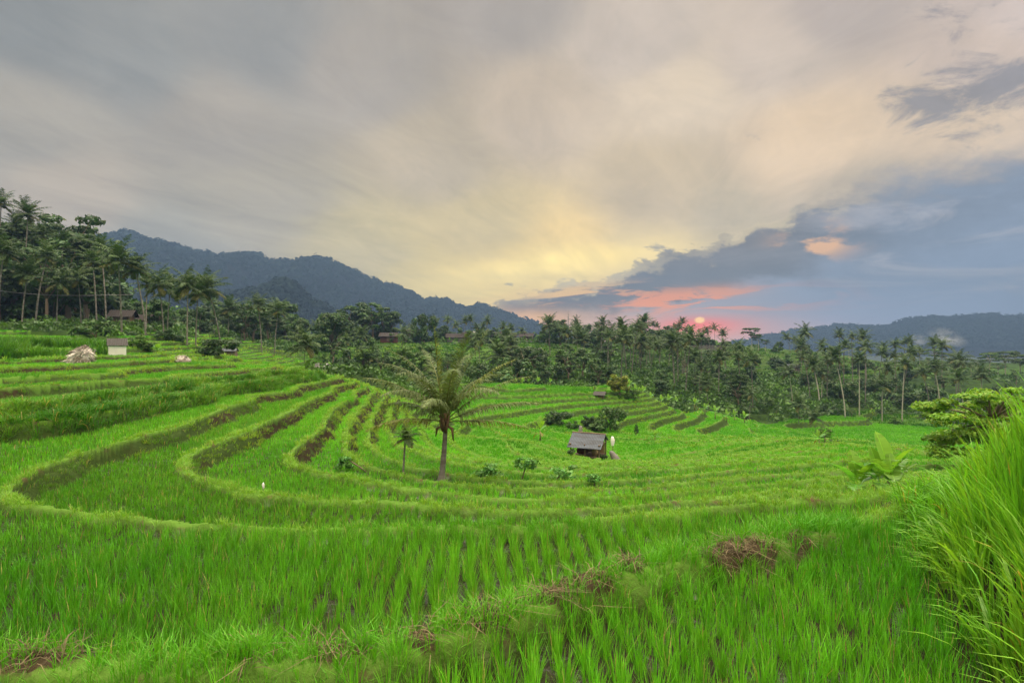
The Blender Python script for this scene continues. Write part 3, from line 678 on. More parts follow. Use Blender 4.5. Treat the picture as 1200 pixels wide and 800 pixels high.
# ------------------------------------------------------------------ broadleaf trees
def leaf_cloud(rg, blobs, n, size, tint=(1, 1, 1), flat=0.0, shell=0.6, cvar=0.35, aspect=0.6):
    """n leaf sprays through ellipsoidal clumps (x, y, z, rx, ry, rz)"""
    B = np.array(blobs); vol = (B[:, 3] * B[:, 4] * B[:, 5]) ** (2 / 3)
    k = rg.choice(len(B), n, p=vol / vol.sum())
    d = rg.normal(0, 1, (n, 3)); d /= np.linalg.norm(d, axis=1, keepdims=True)
    r = shell + (1 - shell) * rg.uniform(0, 1, n); r *= rg.uniform(0.78, 1.16, n)
    p = B[k, :3] + d * B[k, 3:6] * r[:, None]
    nr = d * np.array([1, 1, 1.0]) + rg.normal(0, 0.55, (n, 3)) + np.array([0, 0, 0.35 + flat])
    u = np.cross(nr, rg.normal(0, 1, (n, 3))); u /= np.linalg.norm(u, axis=1, keepdims=True)
    v = np.cross(nr, u); v /= np.linalg.norm(v, axis=1, keepdims=True)
    s = (size * rg.uniform(0.55, 1.3, n))[:, None]
    V = np.stack([p - u * s, p - v * s * aspect + u * s * 0.15, p + u * s, p + v * s * aspect + u * s * 0.15], 1)
    bt = rg.uniform(1 - cvar, 1 + cvar, len(B))[k][:, None]
    c = np.asarray(tint) * bt * rg.uniform(0.75, 1.25, (n, 1))
    c = c * np.stack([1 + 0.15 * rg.normal(0, 1, n), np.ones(n), np.ones(n)], -1)
    return V.reshape(-1, 3), np.arange(4 * n).reshape(n, 4), np.clip(np.repeat(c, 4, 0), 0.05, 9)

def tree_meshes(seed, kind, tint=(1, 1, 1)):
    """trunk (with limbs) and crown of a tree 10 m high"""
    rg = np.random.default_rng(seed); blobs = []; tr = MB(); limb = []
    if kind == 'round':
        for _ in range(34):
            z = rg.uniform(2.6, 9.2); env = 3.3 * math.sqrt(max(0.05, 1 - ((z - 5.6) / 4.6) ** 2)); a = rg.uniform(0, 6.28); q = env * math.sqrt(rg.uniform(0.1, 1))
            r = rg.uniform(0.85, 1.4); blobs.append((q * math.sin(a), q * math.cos(a), z, r, r, r * 0.85))
        n, size, base = 5600, 0.26, 0.30
    elif kind == 'tall':
        for _ in range(26):
            z = rg.uniform(3.4, 9.3); env = 2.6 * math.sin(math.pi * min(1, (z - 2.2) / 7.6)) ** 0.6 + 0.3; a = rg.uniform(0, 6.28); q = env * math.sqrt(rg.uniform(0.15, 1))
            r = rg.uniform(0.55, 1.1); blobs.append((q * math.sin(a), q * math.cos(a), z, r * 1.1, r * 1.1, r * 0.65))
        n, size, base = 2400, 0.26, 0.24
    elif kind == 'open':
        for _ in range(17):
            z = rg.uniform(3.8, 9.2); a = rg.uniform(0, 6.28); q = 3.4 * math.sqrt(rg.uniform(0.1, 1)); r = rg.uniform(0.5, 0.95)
            blobs.append((q * math.sin(a), q * math.cos(a), z + 0.3 * (3.4 - q), r * 1.35, r * 1.35, r * 0.5))
        n, size, base = 1500, 0.24, 0.22
    elif kind == 'umbrella':
        for lv, (z, R, c) in enumerate(((9.2, 3.8, 11), (8.0, 4.6, 9), (6.7, 3.4, 5))):
            for _ in range(c):
                a = rg.uniform(0, 6.28); q = R * math.sqrt(rg.uniform(0.02, 1)); r = rg.uniform(0.75, 1.35)
                blobs.append((q * math.sin(a), q * math.cos(a), z + rg.normal(0, 0.16) - 0.03 * q * q, r * 1.3, r * 1.3, r * 0.36))
        n, size, base = 2600, 0.24, 0.17
    elif kind == 'bush':
        for _ in range(16):
            a = rg.uniform(0, 6.28); q = 4.6 * math.sqrt(rg.uniform(0, 1)); z = rg.uniform(1.4, 8.2) * (1 - 0.09 * q); r = rg.uniform(1.1, 2.0)
            blobs.append((q * math.sin(a), q * math.cos(a), max(z, 1.0), r * 1.15, r * 1.15, r * 0.85))
        n, size, base = 2200, 0.42, 0.2
    for b in blobs: limb.append(b)
    fork = {'bush': 1.0, 'umbrella': 5.6, 'round': 3.2}.get(kind, 3.6)
    tr.tube([(0, 0, -0.5), (0.05, 0.03, 0), (0.12, -0.08, fork * 0.5), (0.05, 0.1, fork)], [base * 1.5, base * 1.15, base * 0.9, base * 0.75], 8)
    for b in limb[:22:2]:
        m = (b[0] * 0.35 + rg.normal(0, 0.15), b[1] * 0.35 + rg.normal(0, 0.15), fork + (b[2] - fork) * 0.55)
        tr.tube([(0.05, 0.1, fork - 0.3), m, (b[0], b[1], b[2])], [base * 0.55, base * 0.3, base * 0.08], 5)
    V, Q, C = leaf_cloud(rg, blobs, n, size, tint, flat=0.55 if kind == 'umbrella' else 0.15)
    return tr.mesh('tree_trunk', M_PALEBARK if kind == 'umbrella' else M_BARK, True), mesh_np('tree_crown', V, Q, M_LEAF, C)
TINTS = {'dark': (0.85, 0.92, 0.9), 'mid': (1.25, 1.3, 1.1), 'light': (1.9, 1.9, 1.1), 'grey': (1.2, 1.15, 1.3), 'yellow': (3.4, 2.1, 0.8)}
TREES = {}
def tree(px, D, ty, kind, tint, label, group=None, seed=0, wide=1.0, cat='tree', name='broadleaf_tree', h=None):
    """a tree at photo column px, D metres ahead, its top at photo row ty"""
    key = (kind, tint, seed % 3)
    if key not in TREES: TREES[key] = tree_meshes(hash(kind) % 1 + {'round': 10, 'tall': 20, 'open': 30, 'umbrella': 40, 'bush': 50}[kind] + seed % 3, kind, TINTS[tint])
    x, y = (px - 600) / F * D, D; zb = ground(x, y)
    if h is None: h = max(0.6, (400 - ty) / F * D - zb)
    r = empty(name, (x, y, zb - 0.02 * h), seed * 1.7); s = h / 10.0
    t = link('trunk', TREES[key][0], r); c = link('crown', TREES[key][1], r)
    t.scale = c.scale = (s * wide, s * wide * (0.9 + 0.2 * ((seed * 3) % 5) / 5), s)
    return tag(r, label, cat, group)

# ------------------------------------------------------------------ banana plants, saplings
def banana_leaf(rg, L, Wd, e0, bend, az, base, tint, split=0.5):
    """a paddle leaf with a midrib, its blade torn into strips"""
    n = 14; t = np.linspace(0, 1, n); e = e0 - bend * t ** 1.4
    d = np.stack([np.sin(az) * np.cos(e), np.cos(az) * np.cos(e), np.sin(e)], -1)
    P = np.concatenate([[base], np.asarray(base) + np.cumsum(d[:-1] * L / (n - 1), 0)])
    side = np.array([math.cos(az), -math.sin(az), 0.0])
    V = []; Q = []; C = []
    prof = lambda u: Wd * max(0.0, math.sin(math.pi * min(1, max(0, (u - 0.26) / 0.74)) ** 0.8)) ** 0.55
    for i in range(n - 1):
        torn = rg.uniform() < split
        for sg in (1, -1):
            nrm = np.cross(side, d[i]) * 0.30; dz = np.array([0, 0, -0.35 * rg.uniform(0.2, 1.4) if torn else -0.05])
            w0, w1 = prof(t[i]), prof(t[i + 1])
            o0 = (side * sg + nrm + dz) * w0; o1 = (side * sg + nrm + dz) * w1
            g = 0.1 * (P[i + 1] - P[i]) if torn else 0 * P[i]
            b = len(V)
            V += [P[i] + g * 0, P[i + 1], P[i + 1] + o1 - g * 2, P[i] + o0 + g]
            C += [np.asarray(tint) * rg.uniform(0.85, 1.15)] * 4; Q.append((b, b + 1, b + 2, b + 3))
    for i in range(n - 1):
        b = len(V); w = 0.018 * L * (1 - 0.8 * t[i])
        V += [P[i] - side * w, P[i] + side * w, P[i + 1] + side * w * 0.9, P[i + 1] - side * w * 0.9]
        V[b:b + 4] = [v + np.array([0, 0, 0.004]) for v in V[b:b + 4]]
        C += [np.asarray(tint) * 1.6] * 4; Q.append((b, b + 1, b + 2, b + 3))
    return np.array(V), np.array(Q), np.array(C)

def banana(px, D, ty, label, seed, group=None, nl=8, name='banana_plant', fresh=1.0, stems=1, dry=2):
    rg = np.random.default_rng(900 + seed)
    x, y = (px - 600) / F * D, D; zb = ground(x, y); h = max(0.7, (400 - ty) / F * D - zb)
    r = empty(name, (x, y, zb - 0.03))
    for s in range(stems):
        ox, oy = (rg.normal(0, 0.22 * h), rg.normal(0, 0.15 * h)) if s else (0, 0); hs = h * (0.42 if s == 0 else rg.uniform(0.22, 0.36))
        mb = MB(); mb.col = (1, 1, 1)
        mb.tube([(ox, oy, 0), (ox + 0.02, oy, hs * 0.5), (ox, oy + 0.02, hs)], [0.075 * h / 2, 0.06 * h / 2, 0.035 * h / 2], 9)
        mb.build('stem', M_STEM, r, True)
        for k in range(nl):
            u = k / nl; a = k * 2.4 + rg.normal(0, 0.3); old = k >= nl - dry
            tint = (2.0, 0.55, 0.9) if old else ((1.6, 1.25, 1.0) if k < 2 else (0.8 + 0.3 * rg.uniform(), 0.8 + 0.25 * rg.uniform(), 1.0))
            L = h * rg.uniform(0.46, 0.64) * (0.8 if old else 1)
            V, Q, C = banana_leaf(rg, L, 0.20 * L * (0.45 if old else 1), math.radians(78 - 80 * u + (-40 if old else 0)), 0.35 + 1.2 * u, a, (ox, oy, hs * (0.98 - 0.15 * u)), tint, 0.15 + 0.6 * u)
            link('leaf', mesh_np('banana_leaf', V, Q, M_BANANA, C), r)
    return tag(r, label, 'banana plant', group)
M_STEM = solid_mat('banana_stem', (0.20, 0.22, 0.09), rough=0.6, nscale=6, stretch=(3, 3, 0.5), second=(0.20, 0.13, 0.07))

def sapling(px, D, ty, by_px, label, seed, tint=(1.2, 1.5, 1.2), wide=1.0, low=0.4):
    rg = np.random.default_rng(700 + seed)
    x, y = (px - 600) / F * D, D; bx = (by_px - 600) / F * D; zb = ground(bx, y); h = max(0.5, (400 - ty) / F * D - zb)
    r = empty('sapling', (bx, y, zb - 0.05)); dx = x - bx
    mb = MB(); mb.tube([(0, 0, 0), (dx * 0.35, 0.02, h * 0.35), (dx * 0.8, 0, h * 0.75), (dx, 0, h * 0.93)], [0.028, 0.024, 0.018, 0.008], 6); mb.build('stem', M_BARK, r, True)
    bl = [(dx + rg.normal(0, 0.16) * wide * h / 1.5, rg.normal(0, 0.13) * wide * h / 1.5, h * rg.uniform(low + 0.15, 0.97), 0.17 * wide * h / 1.5, 0.17 * wide * h / 1.5, 0.14 * h / 1.5) for _ in range(11)]
    V, Q, C = leaf_cloud(rg, bl, 520, 0.065, tuple(1.7 * v for v in tint), 0.2, 0.3, 0.3, 0.5)
    link('leaves', mesh_np('sapling_leaves', V, Q, M_LEAF, C), r)
    return tag(r, label, 'sapling')

# ------------------------------------------------------------------ the young coconut palm in the middle of the paddies
M_YOUNG = leaf_mat('young_palm_frond', (0.095, 0.140, 0.046), rough=0.42, trans=0.28, spec=0.3, var=0.3, nscale=1.5)
def hero_palm():
    D = 18.6; rg = np.random.default_rng(5)
    x, y = (517 - 600) / F * D, D; zb = ground(x, y); HOLES.append((x, y, 0.35))
    S = D / F                                  # metres to a photo pixel here
    r = empty('young_coconut_palm', (x, y, zb))
    top = np.array([(521 - 517) * S, 0.0, (400 - 500) * S - zb])
    mb = MB(); pts = []; rad = []
    for i in range(29):
        t = i / 28; p = (top[0] * t + 0.03 * math.sin(2.2 * t), 0.05 * t, top[2] * t - (0.1 if i == 0 else 0)); pts.append(p); rad.append((0.102 - 0.034 * t + (0.05 * (1 - t * 6) if t < 0.16 else 0)) * (1.05 if i % 2 else 0.97))
    mb.tube(pts, rad, 12); mb.build('trunk', M_TRUNK, r, True)
    # fibrous leaf bases where the fronds leave the trunk
    fb = MB(); fb.col = (1, 1, 1)
    for k in range(14):
        a = k * 2.4; b = top + np.array([0, 0, -0.06 + 0.035 * k]); o = np.array([math.sin(a), math.cos(a), 0])
        fb.tube([b + o * 0.04 - np.array([0, 0, 0.16]), b + o * 0.10, b + o * 0.17 + np.array([0, 0, 0.22])], [0.055, 0.05, 0.028], 6)
    fb.build('leaf_base', M_HUSK, r, True)
    # dark old spathes hanging below
    sp = MB()
    for (a, l) in ((1.2, 0.5), (1.9, 0.42), (-1.4, 0.35)):
        o = np.array([math.sin(a), math.cos(a), 0]); b = top + np.array([0, 0, 0.02]); sp.tube([b + o * 0.1, b + o * 0.26 + np.array([0, 0, -0.08]), b + o * 0.30 + np.array([0, 0, -l])], [0.03, 0.045, 0.015], 6)
    sp.build('spathe', M_HUSK, r, True)
    # fronds: (bearing from straight away, deg; starting rise, deg; bend; length m; leaflet droop; tint)
    # (bearing from straight away, starting rise, bend, length, leaflet droop, tint, leaflet length)
    L = [(78, 72, 0.35, 3.3, 0.4, 'g', 0.46), (-85, 84, -0.02, 3.0, 0.15, 'y', 0.40), (120, 80, 0.45, 3.0, 0.3, 'g', 0.44), (-84, 70, 1.30, 3.0, 1.0, 'g', 0.5), (-92, 48, 0.85, 3.0, 1.2, 'p', 0.5), (-70, 34, 1.15, 2.6, 1.3, 'g', 0.5), (-100, 12, 0.75, 2.5, 1.3, 'd', 0.5),
         (95, 58, 0.75, 3.1, 0.8, 'y', 0.42), (84, 42, 0.65, 3.2, 1.0, 'g', 0.45), (100, 24, 0.55, 3.2, 1.1, 'p', 0.5), (78, 4, 0.45, 2.9, 1.2, 'd', 0.5), (160, 74, 1.5, 2.9, 0.9, 'g', 0.5), (-150, 72, 1.55, 2.9, 1.0, 'g', 0.5), (185, 52, 1.5, 2.4, 1.2, 'p', 0.5), (20, 74, 1.1, 2.9, 0.8, 'g', 0.5), (-30, 76, 1.0, 2.9, 0.8, 'g', 0.5),
         (130, 60, 1.6, 2.7, 1.2, 'p', 0.5), (-135, 58, 1.6, 2.7, 1.2, 'p', 0.5), (45, 60, 1.5, 2.8, 1.1, 'g', 0.5), (-48, 62, 1.5, 2.8, 1.1, 'g', 0.5), (-100, 76, 1.0, 2.9, 0.8, 'g', 0.45), (70, 66, 1.4, 2.7, 1.0, 'g', 0.45)]
    TI = {'g': (0.95, 1.0, 0.95), 'y': (1.5, 1.35, 0.6), 'p': (1.25, 1.2, 1.35), 'd': (1.6, 1.25, 0.7)}
    for k, (a, e, b, l, dr, ti, ll) in enumerate(L):
        base = top + np.array([math.sin(math.radians(a)) * 0.08, math.cos(math.radians(a)) * 0.08, 0.14 + 0.18 * e / 90])
        V, Q, C = frond_geo(l, math.radians(e), b, math.radians(a + rg.normal(0, 4)), 78, ll, 0.036, dr, 0.028, base, rg.normal(0, 0.25), rg, TI[ti], gap=0.12, ragged=0.4)
        link('frond', mesh_np('palm_frond', V, Q, M_YOUNG, C), r)
    tag(r, 'young coconut palm with drooping fronds standing alone among the paddies', 'palm')
M_HUSK = solid_mat('palm_husk', (0.16, 0.105, 0.06), rough=0.95, nscale=12, stretch=(2, 2, 0.5))
# ------------------------------------------------------------------ who stands where
ORD = ['first', 'second', 'third', 'fourth', 'fifth', 'sixth', 'seventh', 'eighth', 'ninth', 'tenth', 'eleventh', 'twelfth', 'thirteenth', 'fourteenth', 'fifteenth', 'sixteenth', 'seventeenth', 'eighteenth', 'nineteenth', 'twentieth',
       'twenty-first', 'twenty-second', 'twenty-third', 'twenty-fourth', 'twenty-fifth', 'twenty-sixth', 'twenty-seventh', 'twenty-eighth', 'twenty-ninth', 'thirtieth']
def palm_row(lst, fmt, group, cr=(0.85, 1.1), D=None, **kw):
    for i, p in enumerate(sorted(lst)):
        px, cy = p[0], p[1]; d = p[2] if len(p) > 2 else D + 10 * math.sin(px)
        palm(px, d, cy, fmt % ORD[i], group, cr=random.uniform(*cr), seed=int(px * 7 + cy), **kw)
palm_row([(4, 238, 104), (22, 266, 108), (37, 252, 100), (46, 276, 106), (76, 284, 106), (96, 296, 100), (32, 322, 80), (56, 300, 84), (5, 296, 78), (68, 332, 86), (91, 327, 88), (108, 306, 92), (116, 292, 98), (138, 306, 74), (158, 316, 76), (172, 333, 90), (186, 334, 80), (199, 340, 84), (220, 336, 72), (232, 344, 76), (243, 338, 78)],
         '%s coconut palm from the left in the row before the dark hillside forest', 'coconut palms before the hillside forest', (0.80, 1.0))
palm_row([(252, 374, 150), (268, 362, 125), (283, 374, 150), (302, 357, 112), (313, 378, 150), (326, 364, 120), (340, 380, 170), (372, 384, 165)],
         '%s coconut palm from the left above the narrow stair terraces', 'coconut palms above the stair terraces')
palm_row([(524, 375), (534, 381), (545, 376), (551, 374), (558, 383), (566, 383), (571, 376), (590, 383), (599, 385), (612, 388), (483, 384)], '%s coconut palm from the left rising over the village roofs', 'coconut palms over the village', (0.7, 0.9), D=215)
palm_row([(656, 389), (664, 390), (672, 386), (680, 386), (686, 389), (691, 385), (699, 382), (706, 388), (713, 391), (721, 391), (729, 384), (739, 386), (745, 390), (750, 380), (757, 383), (765, 380), (770, 382), (776, 392), (782, 394)],
         '%s coconut palm from the left on the skyline left of the sun', 'skyline palms left of the sun', (0.55, 0.8), D=225)
palm_row([(790, 385), (796, 383), (800, 377), (804, 387), (809, 387), (828, 388), (837, 384), (847, 391)], '%s coconut palm from the left in the clump silhouetted under the setting sun', 'palms under the setting sun', (0.7, 0.9), D=225)
palm_row([(922, 395), (931, 399), (939, 396), (964, 401), (1035, 407), (1060, 401), (1066, 400)], '%s coconut palm from the left on the ridge right of the umbrella trees', 'palms on the ridge', (0.75, 0.95), D=235)
palm_row([(924, 436, 128), (953, 428, 133), (964, 437, 138), (975, 419, 120), (1007, 421, 122), (1034, 452, 121), (1061, 426, 120), (1093, 431, 122), (1123, 443, 126), (1150, 440, 132)],
         '%s pale trunked coconut palm from the left along the far paddy edge', 'pale trunked palms along the far paddy edge', (0.8, 1.0), pale=True)
palm(358, 66, 404, 'solitary coconut palm with spread fronds behind the curved terraces', None, cr=0.80, seed=4)
palm(434, 118, 418, 'coconut palm with a pale trunk amid the thicket left of the young palm', None, cr=0.85, seed=1)
palm(827, 112, 450, 'feathery young palm in front of the dark slope below the sun', None, cr=0.78, seed=2)
palm(880, 108, 462, 'white trunked palm with few fronds at the valley paddy edge', None, cr=0.6, seed=16)
palm(955, 104, 489, 'short young palm with arching fronds at the paddy edge below the pale palms', None, cr=0.75, seed=3)
palm(935, 112, 474, 'squat palm beside the shrubs at the foot of the grove', None, cr=0.8, seed=13)
palm(474, 17.6, 514, 'thin stemmed little palm with drooping dark leaves beside the young palm', None, cr=0.16, seed=5, name='papaya_sapling', trunk_r=1.5)
def fill(n, px0, px1, d0, d1, fn, gap=0):
    """n places spread over a patch of ground"""
    pts = []; tries = 0
    while len(pts) < n and tries < 4000:
        tries += 1
        px = random.uniform(px0, px1); d = math.sqrt(random.uniform(d0 * d0, d1 * d1))
        if all((px - q[0]) ** 2 + ((d - q[1]) * 1.2) ** 2 > gap * gap for q in pts): pts.append((px, d))
    for px, d in sorted(pts, key=lambda p: -p[1]): fn(px, d)
def gy(px, D): return 400 - ground((px - 600) / F * D, D) / D * F
def palms_in(n, px0, px1, d0, d1, h0, h1, label, group, gap=8):
    fill(n, px0, px1, d0, d1, lambda px, d: palm(px, d, gy(px, d) - random.uniform(h0, h1) / d * F, label, group, cr=random.uniform(0.62, 1.15)), gap)
def trees_in(n, px0, px1, d0, d1, h0, h1, kinds, tints, label, group, gap=6, wide=(0.9, 1.3)):
    def f(px, d):
        h = random.uniform(h0, h1); tree(px, d, None, random.choice(kinds), random.choice(tints), label, group, seed=random.randrange(60), wide=random.uniform(*wide), h=h)
    fill(n, px0, px1, d0, d1, f, gap)
# hillside forest, far left
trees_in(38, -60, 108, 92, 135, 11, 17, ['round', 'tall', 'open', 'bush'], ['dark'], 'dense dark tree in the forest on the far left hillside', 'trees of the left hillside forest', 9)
tree(152, 92, 372, 'bush', 'mid', 'green bush hiding the foot of the brown roofed houses', None, seed=1, wide=1.5)
tree(128, 94, 366, 'bush', 'dark', 'dark bush left of the brown roofed houses', None, seed=0, wide=1.2)
trees_in(11, 100, 240, 96, 140, 4, 9, ['round', 'bush'], ['dark', 'mid'], 'low dark tree behind the houses at the foot of the hillside forest', 'trees behind the hillside houses', 8)
tree(70, 112, 246, 'open', 'dark', 'tall open crowned tree rising above the hillside forest', None, seed=4, wide=1.0)
tree(88, 108, 290, 'tall', 'dark', 'dark tree just below the open crowned tree at the forest edge', None, seed=2, wide=1.1)
trees_in(19, 235, 400, 128, 205, 7, 12, ['round', 'tall', 'bush'], ['dark', 'mid'], 'dark tree in the wood between stair terraces and mountain', 'trees of the wood above the stair terraces', 8)
# the tall clump and the egg-shaped tree
for i, (px, ty, k, wd) in enumerate([(398, 366, 'round', 1.2), (410, 356, 'tall', 1.3), (424, 350, 'tall', 1.2), (437, 352, 'tall', 1.2), (448, 358, 'tall', 1.1), (459, 362, 'round', 1.0), (404, 374, 'bush', 1.1), (431, 372, 'bush', 1.2)]):
    tree(px, 190 + 4 * (i % 3), ty, k, 'dark' if i % 3 else 'mid', '%s tree from the left in the tall clump beside the red roofed house' % ORD[i if i < 6 else i], 'tall clump of trees by the red roofed house', seed=i, wide=wd)
tree(497, 188, 351, 'bush', 'dark', 'dark egg shaped tree standing above the village', None, seed=1, wide=0.62)
trees_in(15, 385, 520, 182, 200, 3, 6, ['bush', 'round'], ['dark', 'mid'], 'low dark tree under the tall clump and the egg shaped tree', 'low trees under the tall clump', 6)
trees_in(17, 515, 650, 205, 245, 4, 8, ['bush', 'round', 'tall'], ['dark', 'mid'], 'dark tree between the village houses below the mountain', 'trees between the village houses', 6)
# the slopes in the middle
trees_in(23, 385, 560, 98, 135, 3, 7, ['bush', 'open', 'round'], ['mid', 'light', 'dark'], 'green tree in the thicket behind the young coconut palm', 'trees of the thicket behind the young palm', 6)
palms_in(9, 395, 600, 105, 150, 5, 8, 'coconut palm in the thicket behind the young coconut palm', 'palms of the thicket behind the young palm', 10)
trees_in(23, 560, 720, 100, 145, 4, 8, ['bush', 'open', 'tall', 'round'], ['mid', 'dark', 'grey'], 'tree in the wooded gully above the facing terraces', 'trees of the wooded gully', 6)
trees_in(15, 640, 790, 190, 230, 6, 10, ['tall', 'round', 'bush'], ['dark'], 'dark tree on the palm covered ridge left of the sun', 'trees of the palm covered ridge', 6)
palms_in(26, 640, 790, 150, 215, 5, 9, 'coconut palm on the slope below the skyline palms left of the sun', 'palms on the slope left of the sun', 7)
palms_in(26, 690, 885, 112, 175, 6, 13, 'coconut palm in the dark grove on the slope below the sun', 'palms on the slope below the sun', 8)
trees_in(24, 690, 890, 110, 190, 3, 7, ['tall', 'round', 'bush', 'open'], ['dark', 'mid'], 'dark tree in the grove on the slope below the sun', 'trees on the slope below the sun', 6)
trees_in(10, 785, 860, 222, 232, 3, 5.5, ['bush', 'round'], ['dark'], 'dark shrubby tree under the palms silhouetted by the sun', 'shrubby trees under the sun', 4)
# ridge on the right
tree(866, 225, 396, 'bush', 'dark', 'large dark bush on the ridge left of the umbrella trees', None, seed=2)
tree(881, 232, 382, 'umbrella', 'dark', 'tallest flat topped umbrella tree on the ridge right of the sun', None, seed=0, wide=0.85)
tree(889, 231, 390, 'umbrella', 'dark', 'second umbrella tree on the ridge, just right of the tallest', None, seed=1, wide=0.75)
tree(897, 230, 397, 'umbrella', 'dark', 'smallest umbrella tree on the ridge right of the sun', None, seed=2, wide=0.8)
tree(913, 232, 399, 'round', 'dark', 'round dark tree on the ridge beside the first ridge palm', None, seed=2)
tree(944, 230, 400, 'bush', 'dark', 'broad dark bush under the three ridge palms', None, seed=0)
for px, ty, d in [(978, 404, 215), (995, 400, 222)]: tree(px, d, ty, 'umbrella', 'mid', 'umbrella tree at the %s of the pair above the pale palms' % ('left' if px < 985 else 'right'), None, seed=px, wide=0.9)
for i, (px, ty, d) in enumerate([(1052, 412, 215), (1078, 405, 222), (1096, 407, 218), (1112, 412, 225), (1128, 419, 215), (1146, 420, 222), (1160, 411, 212), (1178, 409, 216), (1196, 413, 220), (1216, 412, 215), (1088, 418, 205), (1138, 424, 205), (1170, 424, 203), (1105, 424, 203)]):
    tree(px, d, ty, 'umbrella', 'grey' if i % 2 else 'mid', 'flat topped plantation tree with bare pale trunk at the far right', 'flat topped plantation trees', seed=i, wide=0.95)
trees_in(20, 930, 1210, 138, 200, 4, 8, ['bush', 'open', 'tall', 'round'], ['mid', 'grey', 'dark'], 'green tree in the grove behind the pale trunked palms', 'trees behind the pale trunked palms', 7)
palms_in(20, 935, 1130, 132, 190, 9, 15, 'coconut palm deep in the grove behind the pale trunked palms', 'palms behind the pale trunked palms', 9)
trees_in(16, 850, 1120, 112, 130, 1.6, 3.6, ['bush', 'open'], ['mid', 'light', 'grey'], 'shrubby tree along the hem of the valley paddies', 'shrubby trees along the valley paddies', 7)
trees_in(13, 870, 1030, 150, 235, 3, 7, ['bush', 'round'], ['dark', 'mid'], 'tree dotted on the grassy slope right of the sun', 'trees on the grassy slope', 10)
# single trees round the basin
tree(716, 66, 464, 'bush', 'mid', 'dark leafy tree beyond the grey roofed hut', None, seed=1, wide=0.85)
tree(703, 65, 488, 'bush', 'mid', 'low bush at the foot of the leafy tree beyond the hut', None, seed=2, wide=1.3)
tree(690, 66, 486, 'round', 'dark', 'small dark tree left of the leafy tree beyond the hut', None, seed=0, wide=1.2)
tree(726, 85, 438, 'round', 'yellow', 'yellow green tree at the end of the facing terraces', None, seed=0, wide=1.35)
tree(741, 85, 450, 'bush', 'light', 'pale leafy shrub right of the yellow green tree', None, seed=1, wide=1.0)
tree(622, 104, 410, 'tall', 'dark', 'dark columnar tree above the facing terraces', None, seed=0, wide=1.1)
tree(653, 67, None, 'bush', 'dark', 'dark bush low on the facing terraces', None, seed=1, wide=1.5, h=2.3)
tree(672, 64, None, 'bush', 'mid', 'small bush between facing terraces and hut', None, seed=0, wide=1.1, h=1.3)
tree(746, 63, 496, 'tall', 'dark', 'small dark cypress like shrub right of the leafy tree', None, seed=2, wide=0.55, cat='shrub', name='column_shrub')
tree(256, 60, None, 'bush', 'dark', 'dark bush at the left end of the stair terraces', None, seed=1, wide=1.5, h=2.9)
tree(163, 56, None, 'bush', 'light', 'rounded bush behind the white walled shed', None, seed=0, wide=1.7, h=1.9)
tree(112, 70, None, 'bush', 'mid', 'wide bush at the end of the tall grass by the left palms', None, seed=2, wide=1.6, h=2.6)
tree(196, 74, None, 'bush', 'dark', 'dark bush between the palms and the stair terraces', None, seed=0, wide=1.6, h=2.4)
tree(400, 66, 428, 'bush', 'dark', 'dark bush past the far end of the curved terraces', None, seed=2)
tree(381, 70, 432, 'bush', 'dark', 'smaller dark bush beside the little blue shed', None, seed=0)
tree(967, 40, 499, 'tall', 'light', 'shaggy pale shrub in the paddies before the grove', None, seed=1, wide=1.3)
tree(978, 40.5, 516, 'bush', 'mid', 'dark skirt of bush beside the shaggy pale shrub', None, seed=1, wide=1.3)
for i, (px, ty, by, d) in enumerate([(575, 540, 574, 19.0), (618, 534, 611, 20.6), (662, 543, 640, 19.0), (697, 564, 697, 17.8), (562, 549, 564, 19.6)]):
    sapling(px, d, ty, by, ['leafy sapling on a thin stem first to the right of the young palm', 'tall leafy sapling with a leaning stem behind the others', 'round topped sapling leaning right below the hut', 'low bushy sapling nearest the front of the lower terraces', 'short sapling crowded against the first leafy sapling'][i], i, (1.5, 1.9, 1.4), 1.9)
sapling(405, 18.0, 538, 430, 'leafy dark bush spilling over the dyke left of the young palm', 9, (1.3, 1.7, 1.2), 2.4, 0.1)
# bananas
banana(1042, 11.6, 506, 'big banana plant with lit green paddle leaves beside the tall grass', 1, nl=7, stems=4, dry=2)
banana(633, 50, 487, 'banana plant with a skirt of dead leaves left of the hut', 2, nl=7, dry=3)
banana(768, 60, 503, 'small banana clump above the paddies right of the hut', 3, nl=8, stems=2, dry=1)
banana(804, 54, 510, 'banana plant drooping with brown leaves, left of a pair', 4, nl=6, dry=3)
banana(818, 55, 513, 'banana plant drooping to the side, right of a pair', 5, nl=6, dry=2)
banana(887, 88, 495, 'little banana plant beside the white trunked palm', 6, nl=7, dry=1)
banana(960, 39, 499, 'banana plant with one tall upright leaf in the shaggy shrub', 7, nl=7, dry=2)
banana(186, 50, 400, 'banana plant with yellow tips near the white walled shed', 8, nl=9, stems=2, dry=2)
fill(13, 735, 880, 91, 99, lambda px, d: banana(px, d, gy(px, d) - random.uniform(1.6, 2.8) / d * F, 'leafy banana plant in the belt along the upper valley paddy', int(px), 'banana plants of the valley belt', nl=7, dry=1), 8)
fill(5, 600, 645, 96, 99, lambda px, d: banana(px, d, gy(px, d) - random.uniform(1.4, 2.2) / d * F, 'pale banana plant above the uppermost facing terrace', int(px), 'banana plants above the facing terraces', nl=8, dry=0), 8)
